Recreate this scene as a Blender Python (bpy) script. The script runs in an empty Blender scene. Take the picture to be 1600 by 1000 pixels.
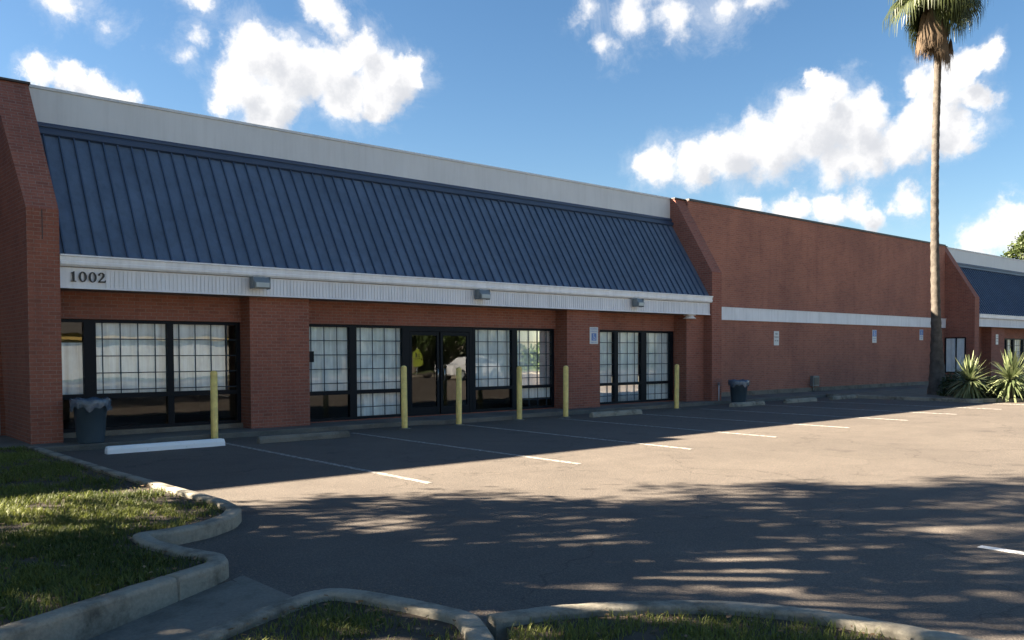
import bpy, bmesh, math, random
import numpy as np
from mathutils import Vector, Matrix
rng = np.random.default_rng(7)
random.seed(7)
R = math.radians
scene = bpy.context.scene
COL = scene.collection

# ------------------------------------------------------------------ camera
cam_d = bpy.data.cameras.new('camera'); cam = bpy.data.objects.new('camera', cam_d); COL.objects.link(cam)
yaw, pitch, roll = R(40.1367), R(-1.7254), R(-0.2721)
Fv = Vector((math.sin(yaw)*math.cos(pitch), math.cos(yaw)*math.cos(pitch), math.sin(pitch)))
Rv = Vector((math.cos(yaw), -math.sin(yaw), 0)); Uv = Rv.cross(Fv)
Rv, Uv = Rv*math.cos(roll)+Uv*math.sin(roll), -Rv*math.sin(roll)+Uv*math.cos(roll)
cam.matrix_world = Matrix(((Rv.x, Uv.x, -Fv.x, 0), (Rv.y, Uv.y, -Fv.y, 0), (Rv.z, Uv.z, -Fv.z, 1.6), (0, 0, 0, 1)))
cam_d.sensor_width = 36; cam_d.lens = 1332.39/1600*36; cam_d.shift_y = 93.2/1600
cam_d.clip_start = 0.05; cam_d.clip_end = 3000
scene.camera = cam
scene.view_settings.view_transform = 'Standard'; scene.view_settings.look = 'None'
scene.view_settings.gamma = 1; scene.view_settings.exposure = 2.95

# ------------------------------------------------------------------ sun and sky
SUN_DIR = Vector((-0.77, 0.64, 0.0)).normalized(); SUN_EL = R(29.5)
sd = Vector((SUN_DIR.x*math.cos(SUN_EL), SUN_DIR.y*math.cos(SUN_EL), math.sin(SUN_EL)))
sun_d = bpy.data.lights.new('sun', 'SUN'); sun_d.energy = 5.0; sun_d.angle = R(0.53); sun_d.color = (1.0, 0.87, 0.70)
sun = bpy.data.objects.new('sun', sun_d); COL.objects.link(sun)
sun.rotation_euler = sd.to_track_quat('Z', 'Y').to_euler()

world = bpy.data.worlds.new('World'); scene.world = world; world.use_nodes = True
def build_world():
    nt = world.node_tree; N = nt.nodes; L = nt.links
    for n in list(N): N.remove(n)
    def nd(t, **k):
        n = N.new(t)
        for a, b in k.items(): setattr(n, a, b)
        return n
    def con(s, i):
        if hasattr(s, 'is_output') or hasattr(s, 'links'): L.new(s, i)
        else: i.default_value = s
    def math_(op, a, b=0.0, c=None, clamp=False):
        n = nd('ShaderNodeMath', operation=op, use_clamp=clamp); con(a, n.inputs[0]); con(b, n.inputs[1])
        if c is not None: con(c, n.inputs[2])
        return n.outputs[0]
    out = nd('ShaderNodeOutputWorld'); bg = nd('ShaderNodeBackground'); bg.inputs[1].default_value = SKY_STRENGTH
    L.new(bg.outputs[0], out.inputs[0])
    sky = nd('ShaderNodeTexSky', sky_type='NISHITA', sun_disc=False, sun_elevation=SUN_EL,
             sun_rotation=math.atan2(SUN_DIR.x, SUN_DIR.y))
    sky.air_density = 1.0; sky.dust_density = 0.4; sky.ozone_density = 1.6
    tc = nd('ShaderNodeTexCoord'); g = tc.outputs['Generated']
    n1 = nd('ShaderNodeTexNoise'); n1.inputs['Scale'].default_value = 21; n1.inputs['Detail'].default_value = 9; n1.inputs['Roughness'].default_value = 0.66
    L.new(g, n1.inputs['Vector'])
    n2 = nd('ShaderNodeTexNoise'); n2.inputs['Scale'].default_value = 30; n2.inputs['Detail'].default_value = 10; n2.inputs['Roughness'].default_value = 0.62
    L.new(g, n2.inputs['Vector'])
    # push the lookup direction about with noise so that no outline is round
    sub = nd('ShaderNodeVectorMath', operation='SUBTRACT'); L.new(n1.outputs['Color'], sub.inputs[0]); sub.inputs[1].default_value = (.5, .5, .5)
    scl = nd('ShaderNodeVectorMath', operation='SCALE'); L.new(sub.outputs[0], scl.inputs[0]); scl.inputs['Scale'].default_value = 0.058
    addv = nd('ShaderNodeVectorMath', operation='ADD'); L.new(g, addv.inputs[0]); L.new(scl.outputs[0], addv.inputs[1])
    shf = nd('ShaderNodeVectorMath', operation='ADD'); L.new(addv.outputs[0], shf.inputs[0]); shf.inputs[1].default_value = (-0.016, 0.010, 0.020)
    def field(vec):
        cur = None
        for x, y, z, r, a in PUFFS:
            d = nd('ShaderNodeVectorMath', operation='DISTANCE'); L.new(vec, d.inputs[0]); d.inputs[1].default_value = (x, y, z)
            v = math_('MULTIPLY_ADD', d.outputs['Value'], -a/r, a)
            if cur is None: cur = v
            else:
                cur = math_('SMOOTH_MAX', cur, v, 0.12)
        return cur
    f = field(addv.outputs[0]); f2 = field(shf.outputs[0])
    wob = math_('MULTIPLY_ADD', n2.outputs['Fac'], 0.75, -0.375)
    fa = math_('ADD', f, wob)
    mr = nd('ShaderNodeMapRange', interpolation_type='SMOOTHSTEP'); L.new(fa, mr.inputs[0]); mr.inputs[1].default_value = 0.02; mr.inputs[2].default_value = 0.52
    # a thin ragged veil round every cloud
    n3 = nd('ShaderNodeTexNoise'); n3.inputs['Scale'].default_value = 12; n3.inputs['Detail'].default_value = 8; n3.inputs['Roughness'].default_value = 0.72; n3.inputs['Distortion'].default_value = .6
    L.new(g, n3.inputs['Vector'])
    mv = nd('ShaderNodeMapRange', interpolation_type='SMOOTHSTEP'); L.new(math_('ADD', f, math_('MULTIPLY_ADD', n3.outputs['Fac'], 2.4, -1.2)), mv.inputs[0]); mv.inputs[1].default_value = -0.30; mv.inputs[2].default_value = 0.75
    alpha = math_('MAXIMUM', mr.outputs[0], math_('MULTIPLY', mv.outputs[0], 0.34))
    # the thick parts seen from below are greyer, the sunward rims white
    m2 = nd('ShaderNodeMapRange', interpolation_type='SMOOTHSTEP'); L.new(math_('ADD', f2, math_('MULTIPLY', wob, 1.3)), m2.inputs[0])
    m2.inputs[1].default_value = 0.15; m2.inputs[2].default_value = 0.95
    cc = nd('ShaderNodeMix', data_type='RGBA'); L.new(m2.outputs[0], cc.inputs['Factor'])
    cc.inputs['A'].default_value = CLOUD_WHITE; cc.inputs['B'].default_value = CLOUD_GREY
    # sky: slight saturation correction
    hs = nd('ShaderNodeHueSaturation'); hs.inputs['Saturation'].default_value = SKY_SAT; hs.inputs['Value'].default_value = SKY_VAL; L.new(sky.outputs[0], hs.inputs['Color'])
    mx = nd('ShaderNodeMix', data_type='RGBA'); L.new(alpha, mx.inputs['Factor'])
    L.new(hs.outputs[0], mx.inputs['A']); L.new(cc.outputs['Result'], mx.inputs['B'])
    L.new(mx.outputs['Result'], bg.inputs[0])
SKY_STRENGTH = 0.05; SKY_SAT = 1.22; SKY_VAL = .45
CLOUD_WHITE = (3.05, 3.0, 2.97, 1); CLOUD_GREY = (1.95, 2.0, 2.12, 1)
PUFFS = [(0.3778, 0.8689, 0.3199, 0.0394, 1.0),(0.368, 0.885, 0.2852, 0.0342, 1.0),(0.4128, 0.8595, 0.3014, 0.0518, 1.0),(0.4449, 0.8413, 0.3069, 0.0418, 1.0),(0.4751, 0.8155, 0.3305, 0.0334, 1.0),(0.5023, 0.8108, 0.3006, 0.0438, 1.0),(0.5242, 0.7933, 0.3098, 0.024, 1.0),(0.4691, 0.8366, 0.283, 0.0353, 1.0),(0.4012, 0.8747, 0.2721, 0.0383, 1.0),(0.5002, 0.8212, 0.2748, 0.032, 1.0),(0.3569, 0.8962, 0.2634, 0.0206, 0.7),(0.189, 0.9412, 0.2802, 0.0239, 1.0),(0.2174, 0.9362, 0.276, 0.0257, 1.0),(0.2427, 0.9318, 0.2699, 0.0248, 1.0),(0.2629, 0.9277, 0.265, 0.0185, 0.8),(0.3223, 0.8877, 0.3289, 0.0172, 0.41),(0.3162, 0.8971, 0.3086, 0.0147, 0.36),(0.4354, 0.8217, 0.3679, 0.0299, 0.72),(0.4518, 0.8174, 0.3573, 0.0219, 0.63),(0.3229, 0.8731, 0.3653, 0.0222, 0.63),(0.2029, 0.9162, 0.3456, 0.0279, 0.68),(0.2409, 0.9135, 0.3278, 0.014, 0.36),(0.6631, 0.6506, 0.3703, 0.0261, 0.48),(0.6955, 0.6204, 0.3624, 0.0313, 0.56),(0.7238, 0.5914, 0.3553, 0.0324, 0.6),(0.7501, 0.5532, 0.3623, 0.032, 0.52),(0.7699, 0.5237, 0.3648, 0.0241, 0.44),(0.6818, 0.6496, 0.3363, 0.0185, 0.4),(0.7457, 0.6319, 0.2111, 0.029, 0.85),(0.7704, 0.6022, 0.2094, 0.0359, 1.0),(0.7935, 0.5677, 0.2193, 0.0412, 1.0),(0.8149, 0.5334, 0.2265, 0.0476, 1.0),(0.8331, 0.497, 0.2427, 0.0536, 1.0),(0.8351, 0.4813, 0.2665, 0.0339, 1.0),(0.857, 0.4552, 0.2414, 0.0391, 1.0),(0.8666, 0.4516, 0.2123, 0.0407, 1.0),(0.8828, 0.4186, 0.2132, 0.0334, 0.9),(0.8261, 0.4857, 0.2858, 0.0176, 1.0),(0.8529, 0.48, 0.2053, 0.0345, 0.9),(0.8877, 0.3962, 0.2343, 0.0341, 0.95),(0.8873, 0.3793, 0.2625, 0.031, 1.0),(0.8895, 0.362, 0.2788, 0.0267, 1.0),(0.8949, 0.3435, 0.2851, 0.0213, 1.0),(0.8993, 0.3747, 0.2254, 0.0325, 0.95),(0.8749, 0.3992, 0.2744, 0.0195, 0.8),(0.8997, 0.3539, 0.2557, 0.0223, 0.9),(0.8144, 0.5571, 0.1627, 0.0186, 1.0),(0.8376, 0.5253, 0.1497, 0.0298, 1.0),(0.8577, 0.4898, 0.1562, 0.0266, 1.0),(0.8731, 0.4602, 0.1607, 0.0248, 0.9),(0.8809, 0.45, 0.1466, 0.022, 0.8),(0.8945, 0.4169, 0.1617, 0.0229, 0.7),(0.8895, 0.4294, 0.1562, 0.0163, 0.6),(0.9343, 0.3317, 0.1305, 0.0271, 1.0),(0.928, 0.3542, 0.1152, 0.0274, 0.9),(0.9417, 0.3178, 0.1106, 0.0313, 1.0),(0.9232, 0.3694, 0.106, 0.0165, 0.7),(0.0383, 0.9592, 0.28, 0.0605, 1.0),(-0.0668, 0.9386, 0.3384, 0.067, 0.8),(0.2479, 0.8404, 0.482, 0.0635, 0.9),(0.4946, 0.678, 0.5438, 0.0827, 0.8),(0.7596, 0.4296, 0.4884, 0.0756, 0.9),(0.9521, 0.1774, 0.2491, 0.0748, 1.0),(0.944, 0.08, 0.3201, 0.0754, 0.9),(0.9598, 0.2479, 0.1318, 0.0324, 0.9)]
build_world()

# ------------------------------------------------------------------ helpers
def tag(o, label=None, cat=None, group=None, kind=None):
    if label: o['label'] = label
    if cat: o['category'] = cat
    if group: o['group'] = group
    if kind: o['kind'] = kind
    return o
def empty(name, loc, label, cat, group=None, rz=0):
    o = bpy.data.objects.new(name, None); COL.objects.link(o); o.location = loc; o.rotation_euler = (0, 0, rz); o.empty_display_size = .2
    return tag(o, label, cat, group)

class MB:
    """collects polygons with metre-scaled UVs and links them as ONE mesh object"""
    def __init__(s): s.v = []; s.f = []; s.mi = []; s.sm = []
    def poly(s, pts, mi=0, smooth=False):
        b = len(s.v); s.v += [tuple(p) for p in pts]; s.f.append(tuple(range(b, b+len(pts)))); s.mi.append(mi); s.sm.append(smooth)
    def box(s, x0, x1, y0, y1, z0, z1, mi=0):
        if x0 > x1: x0, x1 = x1, x0
        if y0 > y1: y0, y1 = y1, y0
        if z0 > z1: z0, z1 = z1, z0
        b = len(s.v); s.v += [(x0,y0,z0),(x1,y0,z0),(x1,y1,z0),(x0,y1,z0),(x0,y0,z1),(x1,y0,z1),(x1,y1,z1),(x0,y1,z1)]
        for q in ((0,3,2,1),(4,5,6,7),(0,1,5,4),(1,2,6,5),(2,3,7,6),(3,0,4,7)): s.f.append(tuple(b+i for i in q)); s.mi.append(mi); s.sm.append(False)
        return s
    def prism_x(s, prof, x0, x1, mi=0):
        """closed outline of (y,z) points swept along x"""
        n = len(prof)
        area = sum(prof[i][0]*prof[(i+1)%n][1]-prof[(i+1)%n][0]*prof[i][1] for i in range(n))
        if area < 0: prof = prof[::-1]
        b = len(s.v); s.v += [(x0, p[0], p[1]) for p in prof] + [(x1, p[0], p[1]) for p in prof]
        s.f.append(tuple(b+i for i in range(n-1, -1, -1))); s.f.append(tuple(b+n+i for i in range(n)))
        for i in range(n): j = (i+1) % n; s.f.append((b+i, b+j, b+n+j, b+n+i))
        s.mi += [mi]*(n+2); s.sm += [False]*(n+2); return s
    def prism_z(s, prof, z0, z1, mi=0):
        n = len(prof); area = sum(prof[i][0]*prof[(i+1)%n][1]-prof[(i+1)%n][0]*prof[i][1] for i in range(n))
        if area < 0: prof = prof[::-1]
        b = len(s.v); s.v += [(p[0], p[1], z0) for p in prof] + [(p[0], p[1], z1) for p in prof]
        s.f.append(tuple(b+i for i in range(n-1, -1, -1))); s.f.append(tuple(b+n+i for i in range(n)))
        for i in range(n): j = (i+1) % n; s.f.append((b+i, b+j, b+n+j, b+n+i))
        s.mi += [mi]*(n+2); s.sm += [False]*(n+2); return s
    def tube(s, pts, radii, n=10, mi=0, cap=True, smooth=True):
        pts = [Vector(p) for p in pts]; b = len(s.v); m = len(pts)
        for i, p in enumerate(pts):
            t = (pts[min(i+1, m-1)]-pts[max(i-1, 0)]).normalized()
            a = Vector((1, 0, 0)) if abs(t.x) < .9 else Vector((0, 1, 0))
            e1 = t.cross(a).normalized(); e2 = t.cross(e1)
            for k in range(n):
                w = 2*math.pi*k/n; q = p+(e1*math.cos(w)+e2*math.sin(w))*radii[i]; s.v.append(tuple(q))
        for i in range(m-1):
            for k in range(n):
                j = (k+1) % n; s.f.append((b+i*n+k, b+(i+1)*n+k, b+(i+1)*n+j, b+i*n+j)); s.mi.append(mi); s.sm.append(smooth)
        if cap:
            s.f.append(tuple(b+k for k in range(n))); s.mi.append(mi); s.sm.append(False)
            s.f.append(tuple(b+(m-1)*n+k for k in range(n-1, -1, -1))); s.mi.append(mi); s.sm.append(False)
        return s
    def lathe(s, prof, c=(0, 0, 0), n=20, mi=0):
        b = len(s.v); m = len(prof)
        for r_, z in prof:
            for k in range(n): w = 2*math.pi*k/n; s.v.append((c[0]+r_*math.cos(w), c[1]+r_*math.sin(w), c[2]+z))
        for i in range(m-1):
            for k in range(n): j = (k+1) % n; s.f.append((b+i*n+k, b+i*n+j, b+(i+1)*n+j, b+(i+1)*n+k)); s.mi.append(mi); s.sm.append(True)
        return s
    def build(s, name, mats, parent=None, bevel=0, recalc=True):
        me = bpy.data.meshes.new(name); me.from_pydata(s.v, [], s.f)
        if not isinstance(mats, (list, tuple)): mats = [mats]
        for m in mats: me.materials.append(m)
        me.polygons.foreach_set('material_index', s.mi); me.polygons.foreach_set('use_smooth', s.sm)
        if recalc:
            bm = bmesh.new(); bm.from_mesh(me); bmesh.ops.recalc_face_normals(bm, faces=bm.faces); bm.to_mesh(me); bm.free()
        uvl = me.uv_layers.new(name='UVMap'); me.update()
        for p in me.polygons:
            nx, ny, nz = p.normal
            for li in p.loop_indices:
                x, y, z = me.vertices[me.loops[li].vertex_index].co
                if abs(nz) > .85: uv = (x, y)
                else:
                    k = 1/max(.3, math.sqrt(max(0, 1-nz*nz)))
                    uv = (y, z*k) if abs(nx) > abs(ny) else (x, z*k)
                uvl.data[li].uv = uv
        o = bpy.data.objects.new(name, me); COL.objects.link(o)
        if parent: o.parent = parent; o.matrix_parent_inverse = Matrix.Identity(4)
        if bevel:
            bv = o.modifiers.new('edge', 'BEVEL'); bv.width = bevel; bv.segments = 2; bv.limit_method = 'ANGLE'
        return o

# ------------------------------------------------------------------ materials
def new_mat(name):
    m = bpy.data.materials.new(name); m.use_nodes = True; return m, m.node_tree, m.node_tree.nodes['Principled BSDF']
def noise_n(nt, src, scale, detail=4, rough=.55, dist=0):
    n = nt.nodes.new('ShaderNodeTexNoise'); n.inputs['Scale'].default_value = scale; n.inputs['Detail'].default_value = detail
    n.inputs['Roughness'].default_value = rough; n.inputs['Distortion'].default_value = dist
    if src is not None: nt.links.new(src, n.inputs['Vector'])
    return n.outputs['Fac']
def ramp_n(nt, src, stops):
    r = nt.nodes.new('ShaderNodeValToRGB'); el = r.color_ramp.elements
    while len(el) < len(stops): el.new(.5)
    for e, (p, c) in zip(el, stops): e.position = p; e.color = (*c, 1) if len(c) == 3 else c
    nt.links.new(src, r.inputs[0]); return r.outputs[0]
def mix_n(nt, fac, a, b, mode='MIX'):
    m = nt.nodes.new('ShaderNodeMix'); m.data_type = 'RGBA'; m.blend_type = mode
    for s_, k in ((fac, 'Factor'), (a, 'A'), (b, 'B')):
        if hasattr(s_, 'links'): nt.links.new(s_, m.inputs[k])
        elif k == 'Factor': m.inputs[k].default_value = s_
        else: m.inputs[k].default_value = (*s_, 1)
    return m.outputs['Result']
def bump_n(nt, h, strength, dist, bsdf):
    b = nt.nodes.new('ShaderNodeBump'); b.inputs['Strength'].default_value = strength; b.inputs['Distance'].default_value = dist
    nt.links.new(h, b.inputs['Height']); nt.links.new(b.outputs[0], bsdf.inputs['Normal']); return b
def coord(nt, kind='Object'):
    t = nt.nodes.new('ShaderNodeTexCoord'); return t.outputs[kind]
def geo_pos(nt):
    return nt.nodes.new('ShaderNodeNewGeometry').outputs['Position']

def simple(name, col, rough=.6, metal=0, var=.12, scale=3, bump=0, bscale=60, spec=.4, streak=0):
    m, nt, b = new_mat(name); p = geo_pos(nt)
    n1 = noise_n(nt, p, scale, 5, .6); lo = tuple(c*(1-var) for c in col); hi = tuple(min(1, c*(1+var)) for c in col)
    c = ramp_n(nt, n1, [(.3, lo), (.7, hi)])
    if streak:
        mp = nt.nodes.new('ShaderNodeMapping'); mp.inputs['Scale'].default_value = (9, 9, .6); nt.links.new(p, mp.inputs[0])
        s_ = noise_n(nt, mp.outputs[0], 1.2, 4, .6)
        sm = ramp_n(nt, s_, [(.45, (1, 1, 1)), (.75, (1-streak,)*3)]); c = mix_n(nt, 1.0, c, sm, 'MULTIPLY')
    nt.links.new(c, b.inputs['Base Color'])
    b.inputs['Roughness'].default_value = rough; b.inputs['Metallic'].default_value = metal; b.inputs['Specular IOR Level'].default_value = spec
    if bump: bump_n(nt, noise_n(nt, p, bscale, 3, .6), bump, .01, b)
    return m

def brick_mat(name, c1, c2, mortar, dirt=.20):
    m, nt, b = new_mat(name); uv = nt.nodes.new('ShaderNodeUVMap').outputs[0]; p = geo_pos(nt)
    # unsettle each course a little
    br = nt.nodes.new('ShaderNodeTexBrick'); nt.links.new(uv, br.inputs['Vector'])
    br.inputs['Scale'].default_value = 1; br.inputs['Brick Width'].default_value = .205; br.inputs['Row Height'].default_value = .0677
    br.inputs['Mortar Size'].default_value = .006; br.inputs['Mortar Smooth'].default_value = .3; br.inputs['Bias'].default_value = -.1
    br.inputs['Color1'].default_value = (*c1, 1); br.inputs['Color2'].default_value = (*c2, 1); br.inputs['Mortar'].default_value = (*mortar, 1)
    # a second brick grid, same cells, darker clinkers here and there
    br2 = nt.nodes.new('ShaderNodeTexBrick'); nt.links.new(uv, br2.inputs['Vector'])
    br2.inputs['Scale'].default_value = 1; br2.inputs['Brick Width'].default_value = .205; br2.inputs['Row Height'].default_value = .0677
    br2.inputs['Mortar Size'].default_value = 0; br2.inputs['Bias'].default_value = .55
    br2.inputs['Color1'].default_value = (.62, .62, .66, 1); br2.inputs['Color2'].default_value = (1.12, 1.08, 1.05, 1)
    c = mix_n(nt, .8, br.outputs['Color'], br2.outputs['Color'], 'MULTIPLY')
    big = ramp_n(nt, noise_n(nt, p, .55, 6, .62), [(.32, (1-dirt, 1-dirt, 1-dirt*.9)), (.62, (1.1, 1.08, 1.05))])
    c = mix_n(nt, .85, c, big, 'MULTIPLY')
    mp = nt.nodes.new('ShaderNodeMapping'); mp.inputs['Scale'].default_value = (3, 3, .35); nt.links.new(p, mp.inputs[0])
    st = ramp_n(nt, noise_n(nt, mp.outputs[0], 1.1, 5, .65), [(.5, (1, 1, 1)), (.78, (.72, .72, .75))]); c = mix_n(nt, .7, c, st, 'MULTIPLY')
    fine = ramp_n(nt, noise_n(nt, p, 34, 3, .6), [(.3, (.82, .82, .82)), (.7, (1.12, 1.12, 1.12))]); c = mix_n(nt, 1.0, c, fine, 'MULTIPLY')
    nt.links.new(c, b.inputs['Base Color']); b.inputs['Roughness'].default_value = .85; b.inputs['Specular IOR Level'].default_value = .25
    inv = nt.nodes.new('ShaderNodeMath'); inv.operation = 'MULTIPLY_ADD'; nt.links.new(br.outputs['Fac'], inv.inputs[0]); inv.inputs[1].default_value = -1; inv.inputs[2].default_value = 1
    bump_n(nt, inv.outputs[0], .6, .006, b); return m

def asphalt_mat():
    m, nt, b = new_mat('asphalt'); p = geo_pos(nt)
    c = ramp_n(nt, noise_n(nt, p, .22, 6, .6, .6), [(.3, (.115, .099, .083)), (.7, (.148, .127, .105))])
    med = ramp_n(nt, noise_n(nt, p, 1.7, 6, .65), [(.3, (.88, .88, .88)), (.7, (1.08, 1.08, 1.08))]); c = mix_n(nt, 1, c, med, 'MULTIPLY')
    # aggregate
    vo = nt.nodes.new('ShaderNodeTexVoronoi'); vo.inputs['Scale'].default_value = 75; nt.links.new(p, vo.inputs['Vector'])
    ag = ramp_n(nt, vo.outputs['Distance'], [(.08, (1.6, 1.52, 1.42)), (.5, (.75, .75, .77))]); c = mix_n(nt, .95, c, ag, 'MULTIPLY')
    vc = ramp_n(nt, noise_n(nt, p, 48, 3, .7), [(.35, (.72, .72, .74)), (.68, (1.3, 1.27, 1.2))]); c = mix_n(nt, .7, c, vc, 'MULTIPLY')
    # oil drips in the bays and scattered dark spots
    sp = ramp_n(nt, noise_n(nt, p, .9, 3, .5), [(.66, (1, 1, 1)), (.76, (.68, .68, .7))]); c = mix_n(nt, .8, c, sp, 'MULTIPLY')
    dv = nt.nodes.new('ShaderNodeTexVoronoi'); dv.inputs['Scale'].default_value = .75; nt.links.new(p, dv.inputs['Vector'])
    dr_ = ramp_n(nt, dv.outputs['Distance'], [(.0, (.45, .45, .47)), (.07, (.62, .62, .64)), (.13, (1, 1, 1))]); c = mix_n(nt, .55, c, dr_, 'MULTIPLY')
    # fine cracks
    mp = nt.nodes.new('ShaderNodeVectorMath'); mp.operation = 'ADD'; nt.links.new(p, mp.inputs[0])
    nn = nt.nodes.new('ShaderNodeTexNoise'); nn.inputs['Scale'].default_value = 1.3; nn.inputs['Detail'].default_value = 5; nt.links.new(p, nn.inputs['Vector'])
    sc = nt.nodes.new('ShaderNodeVectorMath'); sc.operation = 'SCALE'; nt.links.new(nn.outputs['Color'], sc.inputs[0]); sc.inputs['Scale'].default_value = 1.2
    nt.links.new(sc.outputs[0], mp.inputs[1])
    cr = nt.nodes.new('ShaderNodeTexVoronoi'); cr.feature = 'DISTANCE_TO_EDGE'; cr.inputs['Scale'].default_value = .32; nt.links.new(mp.outputs[0], cr.inputs['Vector'])
    ck = ramp_n(nt, cr.outputs['Distance'], [(.0, (.55, .55, .55)), (.006, (1, 1, 1))]); c = mix_n(nt, .8, c, ck, 'MULTIPLY')
    nt.links.new(c, b.inputs['Base Color']); b.inputs['Roughness'].default_value = .82; b.inputs['Specular IOR Level'].default_value = .3
    bump_n(nt, vo.outputs['Distance'], .5, .006, b); return m

def concrete_mat(name, col, dark=.36, scale=2.6):
    m, nt, b = new_mat(name); p = geo_pos(nt)
    lo = tuple(c*dark for c in col)
    c = ramp_n(nt, noise_n(nt, p, scale, 8, .7), [(.34, lo), (.52, col), (.75, tuple(min(1, k*1.18) for k in col))])
    gr = ramp_n(nt, noise_n(nt, p, 42, 4, .7), [(.3, (.78, .78, .76)), (.7, (1.15, 1.15, 1.12))]); c = mix_n(nt, .8, c, gr, 'MULTIPLY')
    nt.links.new(c, b.inputs['Base Color']); b.inputs['Roughness'].default_value = .88; b.inputs['Specular IOR Level'].default_value = .25
    bump_n(nt, noise_n(nt, p, 30, 6, .7), .5, .012, b); return m

def paint_mat(name, col, wear=.5, under=(.13, .13, .125)):
    m, nt, b = new_mat(name); p = geo_pos(nt)
    w = ramp_n(nt, noise_n(nt, p, 14, 6, .75), [(wear-.08, (0, 0, 0)), (wear+.08, (1, 1, 1))])
    c = mix_n(nt, w, col, under); nt.links.new(c, b.inputs['Base Color']); b.inputs['Roughness'].default_value = .75; return m

def glass_mat(name, tint=(.90, .94, .95), lo=.02):
    m = bpy.data.materials.new(name); m.use_nodes = True; nt = m.node_tree
    for n in list(nt.nodes): nt.nodes.remove(n)
    o = nt.nodes.new('ShaderNodeOutputMaterial'); mx = nt.nodes.new('ShaderNodeMixShader'); tr = nt.nodes.new('ShaderNodeBsdfTransparent')
    gl = nt.nodes.new('ShaderNodeBsdfGlossy'); fr = nt.nodes.new('ShaderNodeFresnel'); fr.inputs[0].default_value = 1.5
    tr.inputs[0].default_value = (*tint, 1); gl.inputs['Roughness'].default_value = .01; gl.inputs['Color'].default_value = (1, 1, 1, 1)
    ad = nt.nodes.new('ShaderNodeMath'); ad.operation = 'MULTIPLY_ADD'; nt.links.new(fr.outputs[0], ad.inputs[0]); ad.inputs[1].default_value = .6; ad.inputs[2].default_value = lo
    # old panes are never flat: a slow ripple in the reflection
    bp_ = nt.nodes.new('ShaderNodeBump'); bp_.inputs['Strength'].default_value = .08; bp_.inputs['Distance'].default_value = .02
    nt.links.new(noise_n(nt, geo_pos(nt), 1.6, 1, .4), bp_.inputs['Height']); nt.links.new(bp_.outputs[0], gl.inputs['Normal'])
    nt.links.new(ad.outputs[0], mx.inputs[0]); nt.links.new(tr.outputs[0], mx.inputs[1]); nt.links.new(gl.outputs[0], mx.inputs[2]); nt.links.new(mx.outputs[0], o.inputs[0])
    return m

def leaf_mat(name, c_lo, c_hi, trans=.35, rough=.55, scale=1.2):
    m, nt, b = new_mat(name); p = geo_pos(nt)
    at = nt.nodes.new('ShaderNodeAttribute'); at.attribute_name = 'tint'
    c = mix_n(nt, at.outputs['Fac'], c_lo, c_hi); nt.links.new(c, b.inputs['Base Color']); b.inputs['Roughness'].default_value = rough
    b.inputs['Specular IOR Level'].default_value = .35
    tl = nt.nodes.new('ShaderNodeBsdfTranslucent'); nt.links.new(c, tl.inputs[0]); mx = nt.nodes.new('ShaderNodeMixShader'); mx.inputs[0].default_value = trans
    o = nt.nodes['Material Output']; nt.links.new(b.outputs[0], mx.inputs[1]); nt.links.new(tl.outputs[0], mx.inputs[2]); nt.links.new(mx.outputs[0], o.inputs[0]); return m

def np_mesh(name, verts, faces_quads, tint, mat, parent=None):
    """verts (n,3), faces (m,4), tint per vertex -> one object"""
    me = bpy.data.meshes.new(name); n = len(verts); m = len(faces_quads); k = faces_quads.shape[1]
    me.vertices.add(n); me.vertices.foreach_set('co', verts.astype(np.float32).ravel())
    me.loops.add(m*k); me.loops.foreach_set('vertex_index', faces_quads.astype(np.int32).ravel())
    me.polygons.add(m); me.polygons.foreach_set('loop_start', np.arange(0, m*k, k, dtype=np.int32)); me.polygons.foreach_set('loop_total', np.full(m, k, dtype=np.int32))
    me.update(calc_edges=True)
    a = me.attributes.new('tint', 'FLOAT', 'POINT'); a.data.foreach_set('value', tint.astype(np.float32))
    mats = mat if isinstance(mat, (list, tuple)) else [mat]
    for q in mats: me.materials.append(q)
    o = bpy.data.objects.new(name, me); COL.objects.link(o)
    if parent: o.parent = parent
    return o

def leaf_cards(pos, size, rg, up=.3):
    """one bent leaf-shaped quad per position"""
    n = len(pos); d = rg.normal(size=(n, 3)); d[:, 2] -= up; d /= np.linalg.norm(d, axis=1)[:, None]
    e = rg.normal(size=(n, 3)); e -= (e*d).sum(1)[:, None]*d; e /= np.linalg.norm(e, axis=1)[:, None]
    s = size[:, None]
    v = np.stack([pos-d*s*.5, pos+e*s*.27-d*s*.05, pos+d*s*.5, pos-e*s*.27-d*s*.05], 1).reshape(-1, 3)
    f = np.arange(4*n).reshape(n, 4); return v, f

BRICK = brick_mat('brick', (.318, .122, .085), (.212, .083, .061), (.27, .19, .16))
BRICK_P = brick_mat('paler_brick', (.372, .155, .108), (.262, .108, .079), (.31, .22, .18), .22)  # same brick in a paler tone, for the blank wall
ASPHALT = asphalt_mat()
CONC = concrete_mat('concrete', (.29, .265, .215)); CONC_D = concrete_mat('dirty_concrete', (.20, .18, .15), .5, 1.4)
WALK = concrete_mat('sidewalk_concrete', (.17, .155, .135), .6, .9)
BLUE = simple('blue_metal', (.105, .142, .200), .42, 0, .16, 1.6, .8, 3.2, .5, .22)
BLUE_SH = simple('blue_seam_shade', (.055, .085, .140), .45, 0, .1, 1.3)  # seam ribs: their side shading is put into this darker blue
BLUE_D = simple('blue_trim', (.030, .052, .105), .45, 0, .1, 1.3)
WHITE = simple('white_metal', (.78, .79, .82), .5, 0, .05, 1.5, 0, 60, .4, .16)
WHITE_D = simple('grey_white_panel', (.58, .60, .62), .55, 0, .05, .8, 0, 60, .4, .08)
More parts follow.
